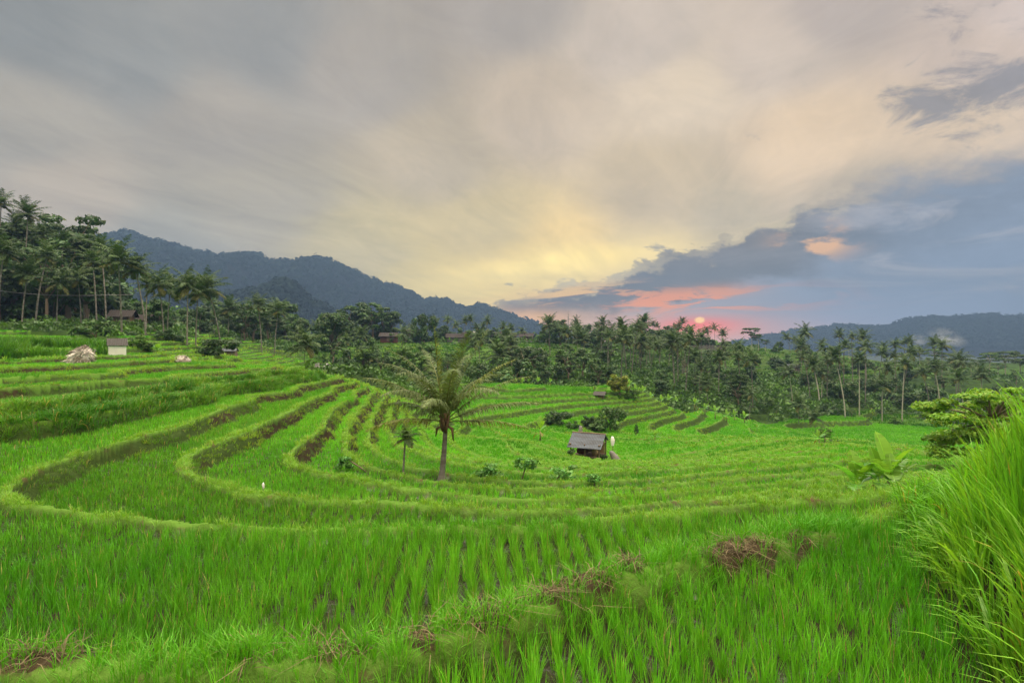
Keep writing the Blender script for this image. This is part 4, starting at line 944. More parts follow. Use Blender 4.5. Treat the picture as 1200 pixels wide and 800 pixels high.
# bright shrub behind the tall grass
def lime_tree():
    D = 17.5; px = 1150; x, y = (px - 600) / F * D, D; zb = ground(x, y); rg = np.random.default_rng(31); S = D / F
    r = empty('lime_green_shrub', (x, y, zb)); zt = (400 - 450) * S - zb
    tr = MB(); bl = []
    for i in range(80):
        u = rg.uniform(-1.5, 2.6); zz = zt - 0.12 - rg.uniform(0, 1) ** 0.8 * 1.9 - 0.18 * max(0, abs(u - 0.35) - 0.6); yy = rg.normal(0, 0.55)
        bl.append((u, yy, zz, rg.uniform(0.28, 0.55), rg.uniform(0.28, 0.5), rg.uniform(0.08, 0.15)))
    tr.tube([(0.2, 0, -0.1), (0.25, 0, zt * 0.4), (0.3, 0.05, zt * 0.62)], [0.12, 0.1, 0.08], 8)
    for b in bl[::2]: tr.tube([(0.3, 0.05, zt * 0.6), (0.3 + (b[0] - 0.3) * 0.5, b[1] * 0.5, zt * 0.6 + (b[2] - zt * 0.6) * 0.6), b[:3]], [0.05, 0.03, 0.008], 5)
    tr.build('trunk', M_BARK, r, True)
    V, Q, C = leaf_cloud(rg, bl, 24000, 0.07, (1, 1, 1), 0.5, 0.2, 0.25, 0.45); link('crown', mesh_np('lime_crown', V, Q, M_LIME, C), r)
    tag(r, 'lime green layered shrub showing above the tall grass at the right edge', 'shrub')
lime_tree()
hero_palm()

# ------------------------------------------------------------------ undergrowth on the wild slopes
def build_undergrowth():
    V = []; Q = []; C = []; n = 0
    for (r0, r1, dens, size, hh, nl) in [(55, 110, 0.14, 0.30, 1.5, 70), (110, 190, 0.080, 0.42, 2.0, 60), (190, 300, 0.016, 0.7, 2.6, 50)]:
        x, y = scatter(r0, r1, dens, -47, 47)
        k = (smp(WILD, x, y) > 0.5) & (fbm(x * 0.05, y * 0.05, 121, 3) > 0.40); x, y = x[k], y[k]; m = len(x)
        s = hh * (0.35 + 0.9 * fbm(x * 0.15, y * 0.15, 123, 3))
        P = np.repeat(np.stack([x, y, smp(H, x, y)], -1), nl, 0); ss_ = np.repeat(s, nl)
        d = RNG.normal(0, 1, (m * nl, 3)); d /= np.linalg.norm(d, axis=1, keepdims=True); d[:, 2] = abs(d[:, 2])
        p = P + d * ss_[:, None] * np.array([1.5, 1.5, 1.0]) * RNG.uniform(0.55, 1.1, (m * nl, 1))
        u = RNG.normal(0, 1, p.shape); u /= np.linalg.norm(u, axis=1, keepdims=True); v = np.cross(u, RNG.normal(0, 1, p.shape)); v /= np.linalg.norm(v, axis=1, keepdims=True)
        q = size * RNG.uniform(0.5, 1.3, (m * nl, 1))
        V.append(np.stack([p - u * q, p - v * q * 0.6, p + u * q, p + v * q * 0.6], 1).reshape(-1, 3))
        Q.append(np.arange(4 * m * nl).reshape(-1, 4) + n); n += 4 * m * nl
        c = (np.array([0.95, 1.05, 0.95]) + np.array([1.2, 1.2, 0.4]) * RNG.uniform(0, 1, (m, 1)) ** 2); c = np.repeat(c, nl, 0) * RNG.uniform(0.7, 1.3, (m * nl, 1))
        C.append(np.repeat(c, 4, 0))
    o = link('undergrowth', mesh_np('undergrowth', np.concatenate(V), np.concatenate(Q), M_LEAF, np.concatenate(C)))
    tag(o, 'tangled low scrub covering the wild slopes between the groves', kind='stuff')
build_undergrowth()
# ------------------------------------------------------------------ wooded mountains behind
def ridge(name, label, prof, D0, depth, seed, base=-45, dd=0.0):
    """a mountain whose crest, seen from the terraces, follows prof: (photo column, photo row, distance)"""
    P = np.array(prof, float); nx = 260; nd = 70
    px = np.linspace(P[0, 0], P[-1, 0], nx); py = np.interp(px, P[:, 0], P[:, 1]); Dc = np.interp(px, P[:, 0], P[:, 2])
    v = np.linspace(-1, 1, nd)
    PX, VV = np.meshgrid(px, v); PY = np.interp(PX, P[:, 0], P[:, 1]); DC = np.interp(PX, P[:, 0], P[:, 2])
    PY = PY + (fbm(PX / 26.0, PX * 0 + seed, seed, 3) - 0.5) * 9.0
    D = DC + VV * depth
    zc = (400 - PY) / F * DC
    X = (PX - 600) / F * DC * (1 + 0.25 * VV * depth / DC); Y = D
    sh = np.where(VV < 0, 1 - np.abs(VV) ** 1.15, 1 - VV ** 2)
    gul = (fbm(X / 230, Y / 520, seed, 4) - 0.5) * 230 * np.abs(VV) ** 0.7 * (1 - np.abs(VV)) * 2.2
    Z = base + (zc - base) * sh + gul * np.clip((zc + 60) / 260, 0.15, 1.2)
    Vv = np.stack([X, Y, Z], -1).reshape(-1, 3)
    i = (np.arange(nd - 1)[:, None] * nx + np.arange(nx - 1)[None]).ravel()
    me = mesh_np(name, Vv, np.stack([i, i + 1, i + nx + 1, i + nx], -1), M_HILL, smooth=True)
    tag(link(name, me), label, kind='structure')
    return X, Y, Z, PX, VV
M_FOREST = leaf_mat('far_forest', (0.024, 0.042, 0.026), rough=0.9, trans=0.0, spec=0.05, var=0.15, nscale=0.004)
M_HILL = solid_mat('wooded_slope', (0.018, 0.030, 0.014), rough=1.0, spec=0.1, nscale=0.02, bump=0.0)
def forest(name, label, grids, n, seed):
    rg = np.random.default_rng(seed); V = []; C = []; tot = 0
    for (X, Y, Z, PX, VV), cnt, sz in grids:
        nd, nx = X.shape
        # facing slopes and a denser line along the crest
        u = rg.uniform(0, nx - 1.01, cnt); w = np.where(rg.uniform(0, 1, cnt) < 0.3, rg.uniform(nd * 0.46, nd * 0.54, cnt), rg.uniform(nd * 0.12, nd * 0.53, cnt))
        i = u.astype(int); j = w.astype(int); fu = u - i; fw = w - j
        g = lambda G: (G[j, i] * (1 - fu) + G[j, i + 1] * fu) * (1 - fw) + (G[j + 1, i] * (1 - fu) + G[j + 1, i + 1] * fu) * fw
        P = np.stack([g(X), g(Y), g(Z)], -1)
        s = sz * (0.45 + 1.3 * rg.uniform(0, 1, cnt) ** 3.0); nl = 22
        # a few emergent giants
        P[:, 2] += s * 0.5
        d = rg.normal(0, 1, (cnt, nl, 3)); d /= np.linalg.norm(d, axis=2, keepdims=True)
        p = P[:, None, :] + d * s[:, None, None] * np.array([1, 1, 1.1]) * rg.uniform(0.5, 1.05, (cnt, nl, 1))
        nr = d + rg.normal(0, 0.35, p.shape) + np.array([0, 0, 0.3]); a = np.cross(nr, rg.normal(0, 1, p.shape)); a /= np.linalg.norm(a, axis=2, keepdims=True); b = np.cross(nr, a); b /= np.linalg.norm(b, axis=2, keepdims=True)
        q = s[:, None, None] * rg.uniform(0.35, 0.65, (cnt, nl, 1))
        V.append(np.stack([p - a * q, p - b * q * 0.7, p + a * q, p + b * q * 0.7], 2).reshape(-1, 3))
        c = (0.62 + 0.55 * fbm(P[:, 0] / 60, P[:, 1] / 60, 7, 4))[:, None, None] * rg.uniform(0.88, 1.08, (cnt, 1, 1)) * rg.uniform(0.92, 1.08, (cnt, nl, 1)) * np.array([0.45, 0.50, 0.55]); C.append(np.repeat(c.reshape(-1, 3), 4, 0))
    V = np.concatenate(V); C = np.concatenate(C)
    tag(link(name, mesh_np(name, V, np.arange(len(V)).reshape(-1, 4), M_FOREST, C)), label, kind='stuff')
g1 = ridge('mountain', 'long wooded mountain sloping down from the left behind the village',
      [(-420, 330, 1350), (-150, 300, 1350), (0, 292, 1350), (85, 291, 1350), (105, 284, 1360), (125, 274, 1380), (145, 273, 1390), (165, 281, 1400), (200, 289, 1430), (235, 300, 1460), (262, 301, 1480), (300, 299, 1500), (322, 309, 1520), (338, 310, 1540), (368, 307, 1560), (385, 313, 1570), (410, 322, 1600),
       (440, 334, 1630), (470, 344, 1660), (500, 352, 1690), (530, 358, 1720), (548, 360, 1740), (562, 357, 1750), (580, 364, 1770), (610, 375, 1800), (640, 385, 1840), (665, 396, 1870), (700, 408, 1900), (760, 420, 1950)], 1500, 620, 3)
g2 = ridge('hill', 'nearer wooded spur in front of the long mountain', [(60, 380, 760), (130, 352, 780), (200, 345, 800), (255, 352, 820), (290, 345, 830), (325, 331, 840), (345, 338, 850), (370, 356, 870), (400, 372, 890), (450, 388, 930), (520, 402, 980), (600, 418, 1000)], 820, 240, 8)
g3 = ridge('hill', 'low blue wooded hill beyond the ridge at the right', [(780, 425, 2300), (850, 408, 2250), (892, 397, 2200), (915, 392, 2180), (950, 389, 2150), (1000, 386, 2100), (1040, 384, 2050), (1062, 380, 2000), (1100, 376, 1950), (1140, 374, 1900), (1200, 372, 1850), (1280, 370, 1800), (1420, 372, 1750), (1600, 390, 1700)], 2000, 500, 14)
forest('mountain_forest', 'unbroken forest over the left mountain and its spur', [(g1, 20000, 6.8), (g2, 9000, 5.0)], 1, 41)
forest('hill_forest', 'unbroken forest over the blue hill at the right', [(g3, 14000, 8.0)], 1, 42)

def smoke(px, py, D, w, h, lean, dens, label, seed):
    """a soft plume: an ellipsoid of drifting smoke"""
    m = bpy.data.materials.new('smoke'); m.use_nodes = True; t = NT(m.node_tree); t.n.clear(); out = t.new('ShaderNodeOutputMaterial')
    co = t.new('ShaderNodeTexCoord').outputs['Object']; pv = t.new('ShaderNodeVolumePrincipled')
    r = t.vm('LENGTH', co); f = t.ss(1.0, 0.15, r); n = t.ss(0.38, 0.66, t.noise(t.vm('ADD', co, (seed * 3.1, 0, 0)), 1.6, 4, 0.6))
    pv.inputs['Color'].default_value = (0.78, 0.86, 0.95, 1); t.put(pv.inputs['Density'], t.m('MULTIPLY', t.m('MULTIPLY', f, n), dens)); t.l.new(pv.outputs[0], out.inputs['Volume'])
    V = []; Q = []; T = []; nu, nv = 20, 11
    for j in range(nv):
        ph = -math.pi / 2 + math.pi * (j + 0.5) / nv
        for i in range(nu): a = 2 * math.pi * i / nu; V.append((math.cos(ph) * math.cos(a), math.cos(ph) * math.sin(a), math.sin(ph)))
    for j in range(nv - 1):
        for i in range(nu): Q.append((j * nu + i, j * nu + (i + 1) % nu, j * nu + nu + (i + 1) % nu, j * nu + nu + i))
    V += [(0, 0, -1), (0, 0, 1)]; k = len(V)
    for i in range(nu): T.append((k - 2, (i + 1) % nu, i)); T.append((k - 1, (nv - 1) * nu + i, (nv - 1) * nu + (i + 1) % nu))
    o = link('smoke', mesh_np('smoke', np.array(V), [np.array(Q), np.array(T)], m)); S = D / F
    o.location = ((px - 600) * S, D, (400 - py) * S); o.scale = (w * S, w * S * 0.8, h * S); o.rotation_euler = (0, lean, 0); tag(o, label, kind='stuff')
smoke(1110, 395, 700, 26, 12, 0.35, 0.042, 'larger wisp of white smoke drifting before the blue hill', 1)
smoke(1077, 398, 690, 13, 9, 0.2, 0.055, 'smaller wisp of white smoke before the blue hill', 2)
# ------------------------------------------------------------------ huts, houses and small things
M_TIN = solid_mat('weathered_tin', (0.085, 0.105, 0.135), rough=0.6, nscale=5, stretch=(0.6, 3, 1), second=(0.06, 0.068, 0.08))
M_WOOD = solid_mat('old_wood', (0.16, 0.115, 0.08), rough=0.9, nscale=8, stretch=(3, 3, 0.5))
M_WHITE = solid_mat('whitewash', (0.74, 0.74, 0.72), rough=0.85, nscale=2, var=0.15)
M_THATCH = solid_mat('grey_thatch', (0.075, 0.073, 0.072), rough=1.0, nscale=10, stretch=(1, 4, 1))
M_TILE = solid_mat('clay_tile', (0.036, 0.030, 0.029), rough=0.9, nscale=6, stretch=(4, 1, 1), second=(0.028, 0.025, 0.025))
M_RED = solid_mat('rust_cloth', (0.09, 0.035, 0.028), rough=0.9, nscale=5)
M_TAN = solid_mat('woven_panel', (0.42, 0.30, 0.17), rough=0.9, nscale=14)
M_STONE = solid_mat('grey_stone', (0.20, 0.19, 0.185), rough=0.95, nscale=5, second=(0.12, 0.12, 0.12))
M_PLASTIC = solid_mat('white_plastic', (0.80, 0.80, 0.82), rough=0.35, nscale=3, var=0.08)
M_STEEL = solid_mat('grey_steel', (0.28, 0.28, 0.30), rough=0.5, nscale=3, var=0.1)
M_STRAWPILE = solid_mat('dry_frond', (0.58, 0.56, 0.54), rough=0.95, nscale=9, second=(0.24, 0.21, 0.18))

def corrugated(w, l, t, n, M):
    """a corrugated sheet w wide (along x), l long (along y)"""
    V = []; Q = []
    for j in (0, 1):
        for i in range(n + 1):
            for s in (0, -t): V.append(M @ Vector((-w / 2 + w * i / n, -l / 2 + l * j, s + 0.018 * (1 if i % 2 else -1))))
    k = 2 * (n + 1)
    for i in range(n):
        Q += [(2 * i, 2 * i + 2, 2 * i + 2 + k, 2 * i + k), (2 * i + 1, 2 * i + 1 + k, 2 * i + 3 + k, 2 * i + 3), (2 * i, 2 * i + 1, 2 * i + 3, 2 * i + 2), (2 * i + k, 2 * i + 2 + k, 2 * i + 3 + k, 2 * i + 1 + k)]
    Q += [(0, k, k + 1, 1), (2 * n, 2 * n + 1, 2 * n + 1 + k, 2 * n + k)]
    return V, Q

def paddy_hut():
    D = 42.0; px = 690; x, y = (px - 600) / F * D, D; rz = math.radians(-24)
    r = empty('field_hut', (x, y, ground(x, y)), rz, 0.92); HOLES.append((x, y, 1.9))
    # roof: long sheet towards us, short one behind, ridge between
    for nm, sx, l, ang, yy, zz in (('roof', 1, 1.75, 33, -0.70, 1.62), ('roof', -1, 1.2, -30, 0.58, 1.78)):
        M = Matrix.Translation((0, yy, zz)) @ Matrix.Rotation(math.radians(ang), 4, 'X')
        V, Q = corrugated(2.75, l, 0.03, 44, M); mb = MB(); mb.add(V, Q); o = mb.build(nm, M_TIN, r)
    rg_ = MB(); rg_.tube([(-1.40, 0.06, 2.10), (0, 0.06, 2.12), (1.40, 0.06, 2.09)], 0.06, 7); rg_.build('ridge_cap', M_WOOD, r)
    for (a, b, h) in ((-1.15, -1.15, 1.42), (0.0, -1.15, 1.42), (1.15, -1.15, 1.42), (-1.15, 0.85, 1.6), (1.15, 0.85, 1.6)):
        p = MB(); p.tube([(a, b, -0.5), (a + 0.02, b, h * 0.5), (a, b, h)], [0.06, 0.055, 0.05], 7); p.build('post', M_WOOD, r)
    f = MB()
    for i in range(9): f.box(-1.15, 1.15, -1.05 + i * 0.22, -0.87 + i * 0.22, 0.36, 0.41)
    f.build('floor', M_WOOD, r)
    w = MB(); w.box(0.30, 1.10, 0.78, 0.82, 0.43, 1.35); w.build('wall_panel', M_TAN, r)
    w = MB(); w.box(-1.1, 0.28, 0.78, 0.82, 0.43, 1.2); w.build('wall_panel', M_WOOD, r)
    g = MB()
    for s in (-1.22, 1.22): g.box(s - 0.03, s + 0.03, -1.30, 0.95, 1.36, 1.43)
    g.build('beam', M_WOOD, r)
    tag(r, 'open field hut with a grey corrugated roof on posts in the paddies', 'hut')
    c, s = math.cos(rz), math.sin(rz)
    def at(a, b, z=0.0): return (x + a * c - b * s, y + a * s + b * c, ground(x, y) + z)
    bb = MB(); rg = np.random.default_rng(3)
    bb.tube([(-0.42, 0, 0.26), (-0.2, 0.02, 0.30), (0.1, 0.0, 0.28), (0.42, 0, 0.24)], [0.14, 0.27, 0.25, 0.10], 10)
    o = bb.build('bundle', M_RED, None, True, at(-0.35, -0.45, 0.41)); o.rotation_euler = (0, 0, rz + 0.2); tag(o, 'rust red bundle lying on the floor of the field hut', 'bundle')
    bb = MB(); bb.tube([(0, 0, 0), (0, 0, 0.3), (0.02, 0, 0.55), (0.02, 0, 0.62)], [0.20, 0.24, 0.16, 0.05], 10)
    o = bb.build('sack', M_TAN, None, True, at(0.55, -0.3, 0.41)); tag(o, 'tan sack standing on the floor of the field hut', 'sack')
    # white sheet on a stick at the gable
    q = empty('scarecrow', at(1.75, 0.1)); st = MB(); st.tube([(0, 0, -0.3), (0.03, 0, 0.9), (0.0, 0.02, 1.75)], 0.022, 6); st.box(-0.28, 0.28, -0.012, 0.012, 1.46, 1.485); st.build('stick', M_WOOD, q)
    cl = MB(); V = []; Q = []
    for j in range(9):
        for i in range(14):
            a = 2 * math.pi * i / 14; v = j / 8; rr = (0.03 + 0.11 * math.sin(math.pi * (0.12 + 0.72 * v)) + 0.02 * math.sin(3 * a + 4 * v)); V.append((rr * math.cos(a), rr * 0.55 * math.sin(a), 1.78 - 0.66 * v))
    for j in range(8):
        for i in range(14): Q.append((j * 14 + i, j * 14 + (i + 1) % 14, (j + 1) * 14 + (i + 1) % 14, (j + 1) * 14 + i))
    V.append((0, 0, 1.80)); cl.add(V, Q, [(len(V) - 1, (i + 1) % 14, i) for i in range(14)]); cl.build('cloth', M_PLASTIC, q, True)
    tag(q, 'white plastic scarecrow on a stick by the field hut', 'scarecrow')
    # old grey stump and bush beside
    sp = empty('tree_stump', at(2.15, -0.9)); mb = MB()
    mb.tube([(0.30, 0, -0.2), (0.20, 0, 0.15), (0.0, 0.05, 0.5), (-0.2, 0.05, 0.8), (-0.3, 0.0, 0.92)], [0.36, 0.32, 0.26, 0.18, 0.08], 11); mb.tube([(0.1, 0, 0.1), (0.45, -0.1, 0.05), (0.75, -0.15, -0.15)], [0.2, 0.14, 0.06], 7); mb.build('trunk', M_STONE, sp, True)
    tag(sp, 'leaning grey dead stump at the end of the field hut', 'stump')
    tree(705, 41.0, 528, 'bush', 'dark', 'dark little bush against the end of the field hut', None, seed=1, wide=1.0, cat='shrub', name='shrub')
    tree(671, 40.6, 536, 'bush', 'mid', 'tuft of low bush at the front corner of the field hut', None, seed=2, wide=1.1, cat='shrub', name='shrub')
paddy_hut()

def gable(px, D, w, dpt, hw, hr, rz, label, wall, roof, over=0.25, name='house', base=0.0, cat='house', door=True, lift=0.0):
    """a small gabled building: walls, two roof slopes, a door and a window"""
    x, y = (px - 600) / F * D, D; r = empty(name, (x, y, ground(x, y) + lift), math.radians(rz))
    m = MB(); a, b = w / 2, dpt / 2
    V = [(-a, -b, -0.8), (a, -b, -0.8), (a, b, -0.8), (-a, b, -0.8), (-a, -b, hw), (a, -b, hw), (a, b, hw), (-a, b, hw), (-a, 0, hw + hr - 0.03), (a, 0, hw + hr - 0.03)]
    m.add(V, [(0, 1, 5, 4), (1, 2, 6, 5), (2, 3, 7, 6), (3, 0, 4, 7)], [(5, 6, 9), (7, 4, 8)]); m.build('wall', wall, r)
    ang = math.atan2(hr, b); l = math.hypot(hr, b) + over
    for s in (-1, 1):
        M = Matrix.Translation((0, s * (b + over * math.cos(ang)) / 2, hw + hr - (hr + over * math.sin(ang)) / 2 + 0.03)) @ Matrix.Rotation(-s * ang, 4, 'X')
        V, Q = corrugated(w + 2 * over, l, 0.05, 24, M); k = MB(); k.add(V, Q); k.build('roof', roof, r)
    if door:
        k = MB(); k.box(-a * 0.2, a * 0.15, -b - 0.03, -b - 0.005, 0.02, min(hw - 0.15, 1.9)); k.build('door', M_WOOD, r)
        k = MB(); k.box(a * 0.45, a * 0.75, -b - 0.03, -b - 0.005, hw * 0.45, hw * 0.8); k.build('window', M_STONE, r)
    return tag(r, label, cat)
gable(137, 46, 1.15, 1.2, 0.62, 0.5, 38, 'white walled shed with a grey roof on the left terraces', M_WHITE, M_THATCH, 0.12, 'shed', cat='shed', door=False, lift=0.3)
gable(144, 100, 2.8, 2.4, 1.7, 0.9, 12, 'brown roofed house above the shed, left of a pair', M_WOOD, M_TILE, 0.6, lift=0.9)
gable(168, 104, 2.8, 2.4, 1.6, 0.8, -8, 'brown roofed house above the shed, right of a pair', M_WOOD, M_TILE, 0.6, lift=0.5)
gable(269, 84, 1.8, 1.4, 0.8, 0.35, 10, 'small grey roofed shelter at the top of the stair terraces', M_WOOD, M_TIN, 0.2, 'shed', cat='shed')
gable(377, 66, 1.3, 1.0, 0.75, 0.3, -15, 'little pale blue shed past the end of the curved terraces', M_WHITE, M_STEEL, 0.2, 'shed', cat='shed')
gable(456, 184, 5, 4, 1.7, 1.0, 4, 'house with a dull red roof beside the tall clump of trees', M_RED, M_TILE, 0.6, lift=0.6)
gable(483, 190, 5, 5, 3.0, 1.2, 20, 'pale house front between the tall clump and the egg shaped tree', M_STONE, M_TILE, 0.4, lift=0.4)
for i, (px, D, w, rz, lf, rm) in enumerate([(533, 205, 11, 8, 1.6, M_TILE), (547, 222, 9, -6, 2.6, M_TILE), (562, 226, 8, 10, 3.4, M_STEEL), (579, 224, 11, -3, 3.0, M_TILE), (598, 228, 9, 6, 2.2, M_TILE), (617, 232, 10, -8, 2.0, M_TILE)]):
    gable(px, D, w * 0.5, 4, 1.6, 1.2, rz, '%s house from the left among the brown village roofs below the mountain' % ORD[i], M_STONE, rm, 0.6, lift=lf * 0.4)
gable(605, 152, 2.2, 1.8, 1.0, 0.6, 14, 'small grey roofed hut alone on the green slope above the gully', M_WOOD, M_STONE, 0.3, 'shed', cat='hut')
gable(703, 84, 1.2, 1.0, 0.45, 0.35, -20, 'low grey shelter at the end of the upper facing terrace', M_WOOD, M_THATCH, 0.3, 'shed', cat='hut')
gable(929, 190, 3.5, 3, 1.4, 0.8, 5, 'small grey roofed farm shed on the grassy slope right of the sun', M_STONE, M_TIN, 0.3, 'shed', cat='shed')
def low_wall(px0, px1, D, h, label):
    x0, x1 = (px0 - 600) / F * D, (px1 - 600) / F * D; n = 8; m = MB(); r = empty('boundary_wall', ((x0 + x1) / 2, D, ground((x0 + x1) / 2, D)))
    z0 = r.location.z; xs = [x0 + (x1 - x0) * i / n - r.location.x for i in range(n + 1)]
    for i in range(n): m.box(xs[i] + 0.15, xs[i + 1] - 0.15, -0.1, 0.1, -1.5, h)
    m.build('wall', M_STONE, r)
    for i in range(n + 1):
        p = MB(); p.box(xs[i] - 0.15, xs[i] + 0.15, -0.15, 0.15, -1.5, h + 0.25); p.build('pillar', M_STONE, r)
    tag(r, label, 'wall')
low_wall(792, 850, 218, 1.9, 'long grey boundary wall under the palms by the setting sun')
def mast(px, D, ty, label):
    x, y = (px - 600) / F * D, D; zb = ground(x, y); h = (400 - ty) / F * D - zb; r = empty('radio_mast', (x, y, zb)); m = MB(); w = 0.30
    for k in range(3):
        a = k * 2.094; m.tube([(w * math.sin(a), w * math.cos(a), -0.2), (w * 0.5 * math.sin(a), w * 0.5 * math.cos(a), h)], 0.06, 5)
    m.build('mast', M_STEEL, r); b = MB(); n = int(h / 1.0)
    for j in range(n):
        for k in range(3):
            a = (k + j % 2) * 2.094; c = (k + 1 + j % 2) * 2.094; f0 = 1 - 0.5 * j / n
            b.tube([(w * f0 * math.sin(a), w * f0 * math.cos(a), h * j / n), (w * f0 * math.sin(c), w * f0 * math.cos(c), h * (j + 1) / n)], 0.03, 4)
    b.build('bracing', M_STEEL, r); b = MB(); b.tube([(0, 0, h - 0.5), (0, 0, h + 1.5)], 0.05, 5); b.build('antenna', M_STEEL, r)
    tag(r, label, 'mast')
mast(666, 240, 367, 'taller thin radio mast rising from the palms below the mountain foot')
mast(714, 245, 379, 'shorter thin radio mast among the skyline palms left of the sun')

def heap(px, D, w, h, n, label, name, mat, lean=0.4, seed=1):
    """a pile of dry fronds or straw: a mound under many loose strips"""
    x, y = (px - 600) / F * D, D; zb = ground(x, y); rg = np.random.default_rng(seed); r = empty(name, (x, y, zb)); HOLES.append((x, y, w * 0.45))
    m = MB(); V = []; Q = []
    for j in range(7):
        for i in range(16):
            a = 2 * math.pi * i / 16; t = j / 6; rr = w * 0.46 * math.cos(t * 1.45) * (0.85 + 0.3 * rg.uniform()); V.append((rr * math.cos(a) + lean * w * 0.3 * t, rr * 0.7 * math.sin(a), h * 0.9 * math.sin(t * 1.5) - 0.05))
    for j in range(6):
        for i in range(16): Q.append((j * 16 + i, j * 16 + (i + 1) % 16, j * 16 + 16 + (i + 1) % 16, j * 16 + 16 + i))
    m.add(V, Q); m.build('mound', mat, r, True)
    s = MB()
    for _ in range(n):
        a = rg.uniform(0, 6.28); t = rg.uniform(0, 1); R0 = w * 0.48 * math.cos(t * 1.4); p = Vector((R0 * math.cos(a) + lean * w * 0.3 * t, R0 * 0.7 * math.sin(a), h * 0.93 * math.sin(t * 1.5)))
        d = Vector((math.cos(a) * 0.8 + rg.normal(0, 0.4) - lean, math.sin(a) * 0.6 + rg.normal(0, 0.3), -0.55 + rg.normal(0, 0.3))).normalized() * w * rg.uniform(0.15, 0.32); u = d.cross(Vector((rg.normal(), rg.normal(), 1))).normalized() * 0.02 * w
        s.col = tuple(np.array((1, 0.97, 0.93)) * rg.uniform(0.35, 1.5)); q = p - d * 0.4; e = p + d * 0.6
        s.add([q - u, q + u, e + u * 0.5, e - u * 0.5], [(0, 1, 2, 3)])
    s.build('strips', mat, r); return tag(r, label, 'heap')
heap(93, 36, 1.7, 1.15, 320, 'whitish heap of dry palm fronds on the left terraces', 'frond_heap', M_STRAWPILE, 0.5, 1)
heap(212, 44, 1.5, 0.6, 160, 'dark grey heap of dead branches right of the shed', 'branch_heap', M_STRAWPILE, 0.1, 2)
def stump(px, D, h, w, label, seed):
    x, y = (px - 600) / F * D, D; r = empty('tree_stump', (x, y, ground(x, y))); m = MB(); rg = np.random.default_rng(seed)
    m.tube([(0, 0, -0.2), (0.02, 0, h * 0.3), (0.05, 0, h * 0.8), (0.08, 0.02, h)], [w * 0.62, w * 0.5, w * 0.42, w * 0.30], 10)
    for k in range(4): a = rg.uniform(0, 6.28); m.tube([(0, 0, h * 0.2), (w * 0.8 * math.cos(a), w * 0.8 * math.sin(a), 0.03), (w * 1.2 * math.cos(a), w * 1.2 * math.sin(a), -0.15)], [w * 0.25, w * 0.18, w * 0.06], 6)
    m.build('trunk', M_STONE, r, True); return tag(r, label, 'stump')
stump(109, 46, 0.75, 0.42, 'broken grey stump left of the white walled shed', 2)
stump(680, 60, 0.9, 0.45, 'pinkish grey stump beyond the field hut', 3)
def marker():
    D = 12.6; px = 308; x, y = (px - 600) / F * D, D; r = empty('field_marker', (x, y, ground(x, y))); m = MB(); m.tube([(0, 0, -0.1), (0.01, 0, 0.3), (0, 0, 0.56)], 0.008, 5); m.build('stick', M_WOOD, r)
    c = MB(); c.tube([(0, 0, 0.46), (0.01, 0.0, 0.51), (0.0, 0.01, 0.58), (0.01, 0, 0.62)], [0.010, 0.024, 0.027, 0.008], 8); c.build('scrap', M_PLASTIC, r, True); tag(r, 'thin stick topped with a white plastic scrap in the near paddy', 'marker')
marker()
def power_line():
    m = MB(); pts = []
    for i in range(25):
        t = i / 24; D = 72 + 26 * t; px = -60 + 215 * t; pts.append(((px - 600) / F * D, D, (400 - (331 + 14 * t)) / F * D - 0.9 * math.sin(math.pi * t)))
    m.tube(pts, 0.035, 5); o = m.build('power_line', M_STEEL); tag(o, 'thin dark cable slung across the palms before the left forest', 'cable')
power_line()
build_land(); build_rice(); build_bank_grass(); build_straw()
# ------------------------------------------------------------------ camera
cd = bpy.data.cameras.new('camera'); cam = bpy.data.objects.new('camera', cd); COL.objects.link(cam)
cd.sensor_width = 36; cd.lens = 20.0; cd.clip_start = 0.05; cd.clip_end = 30000
cam.location = (0, 0, 0); cam.rotation_euler = (math.radians(90), 0, 0); SC.camera = cam

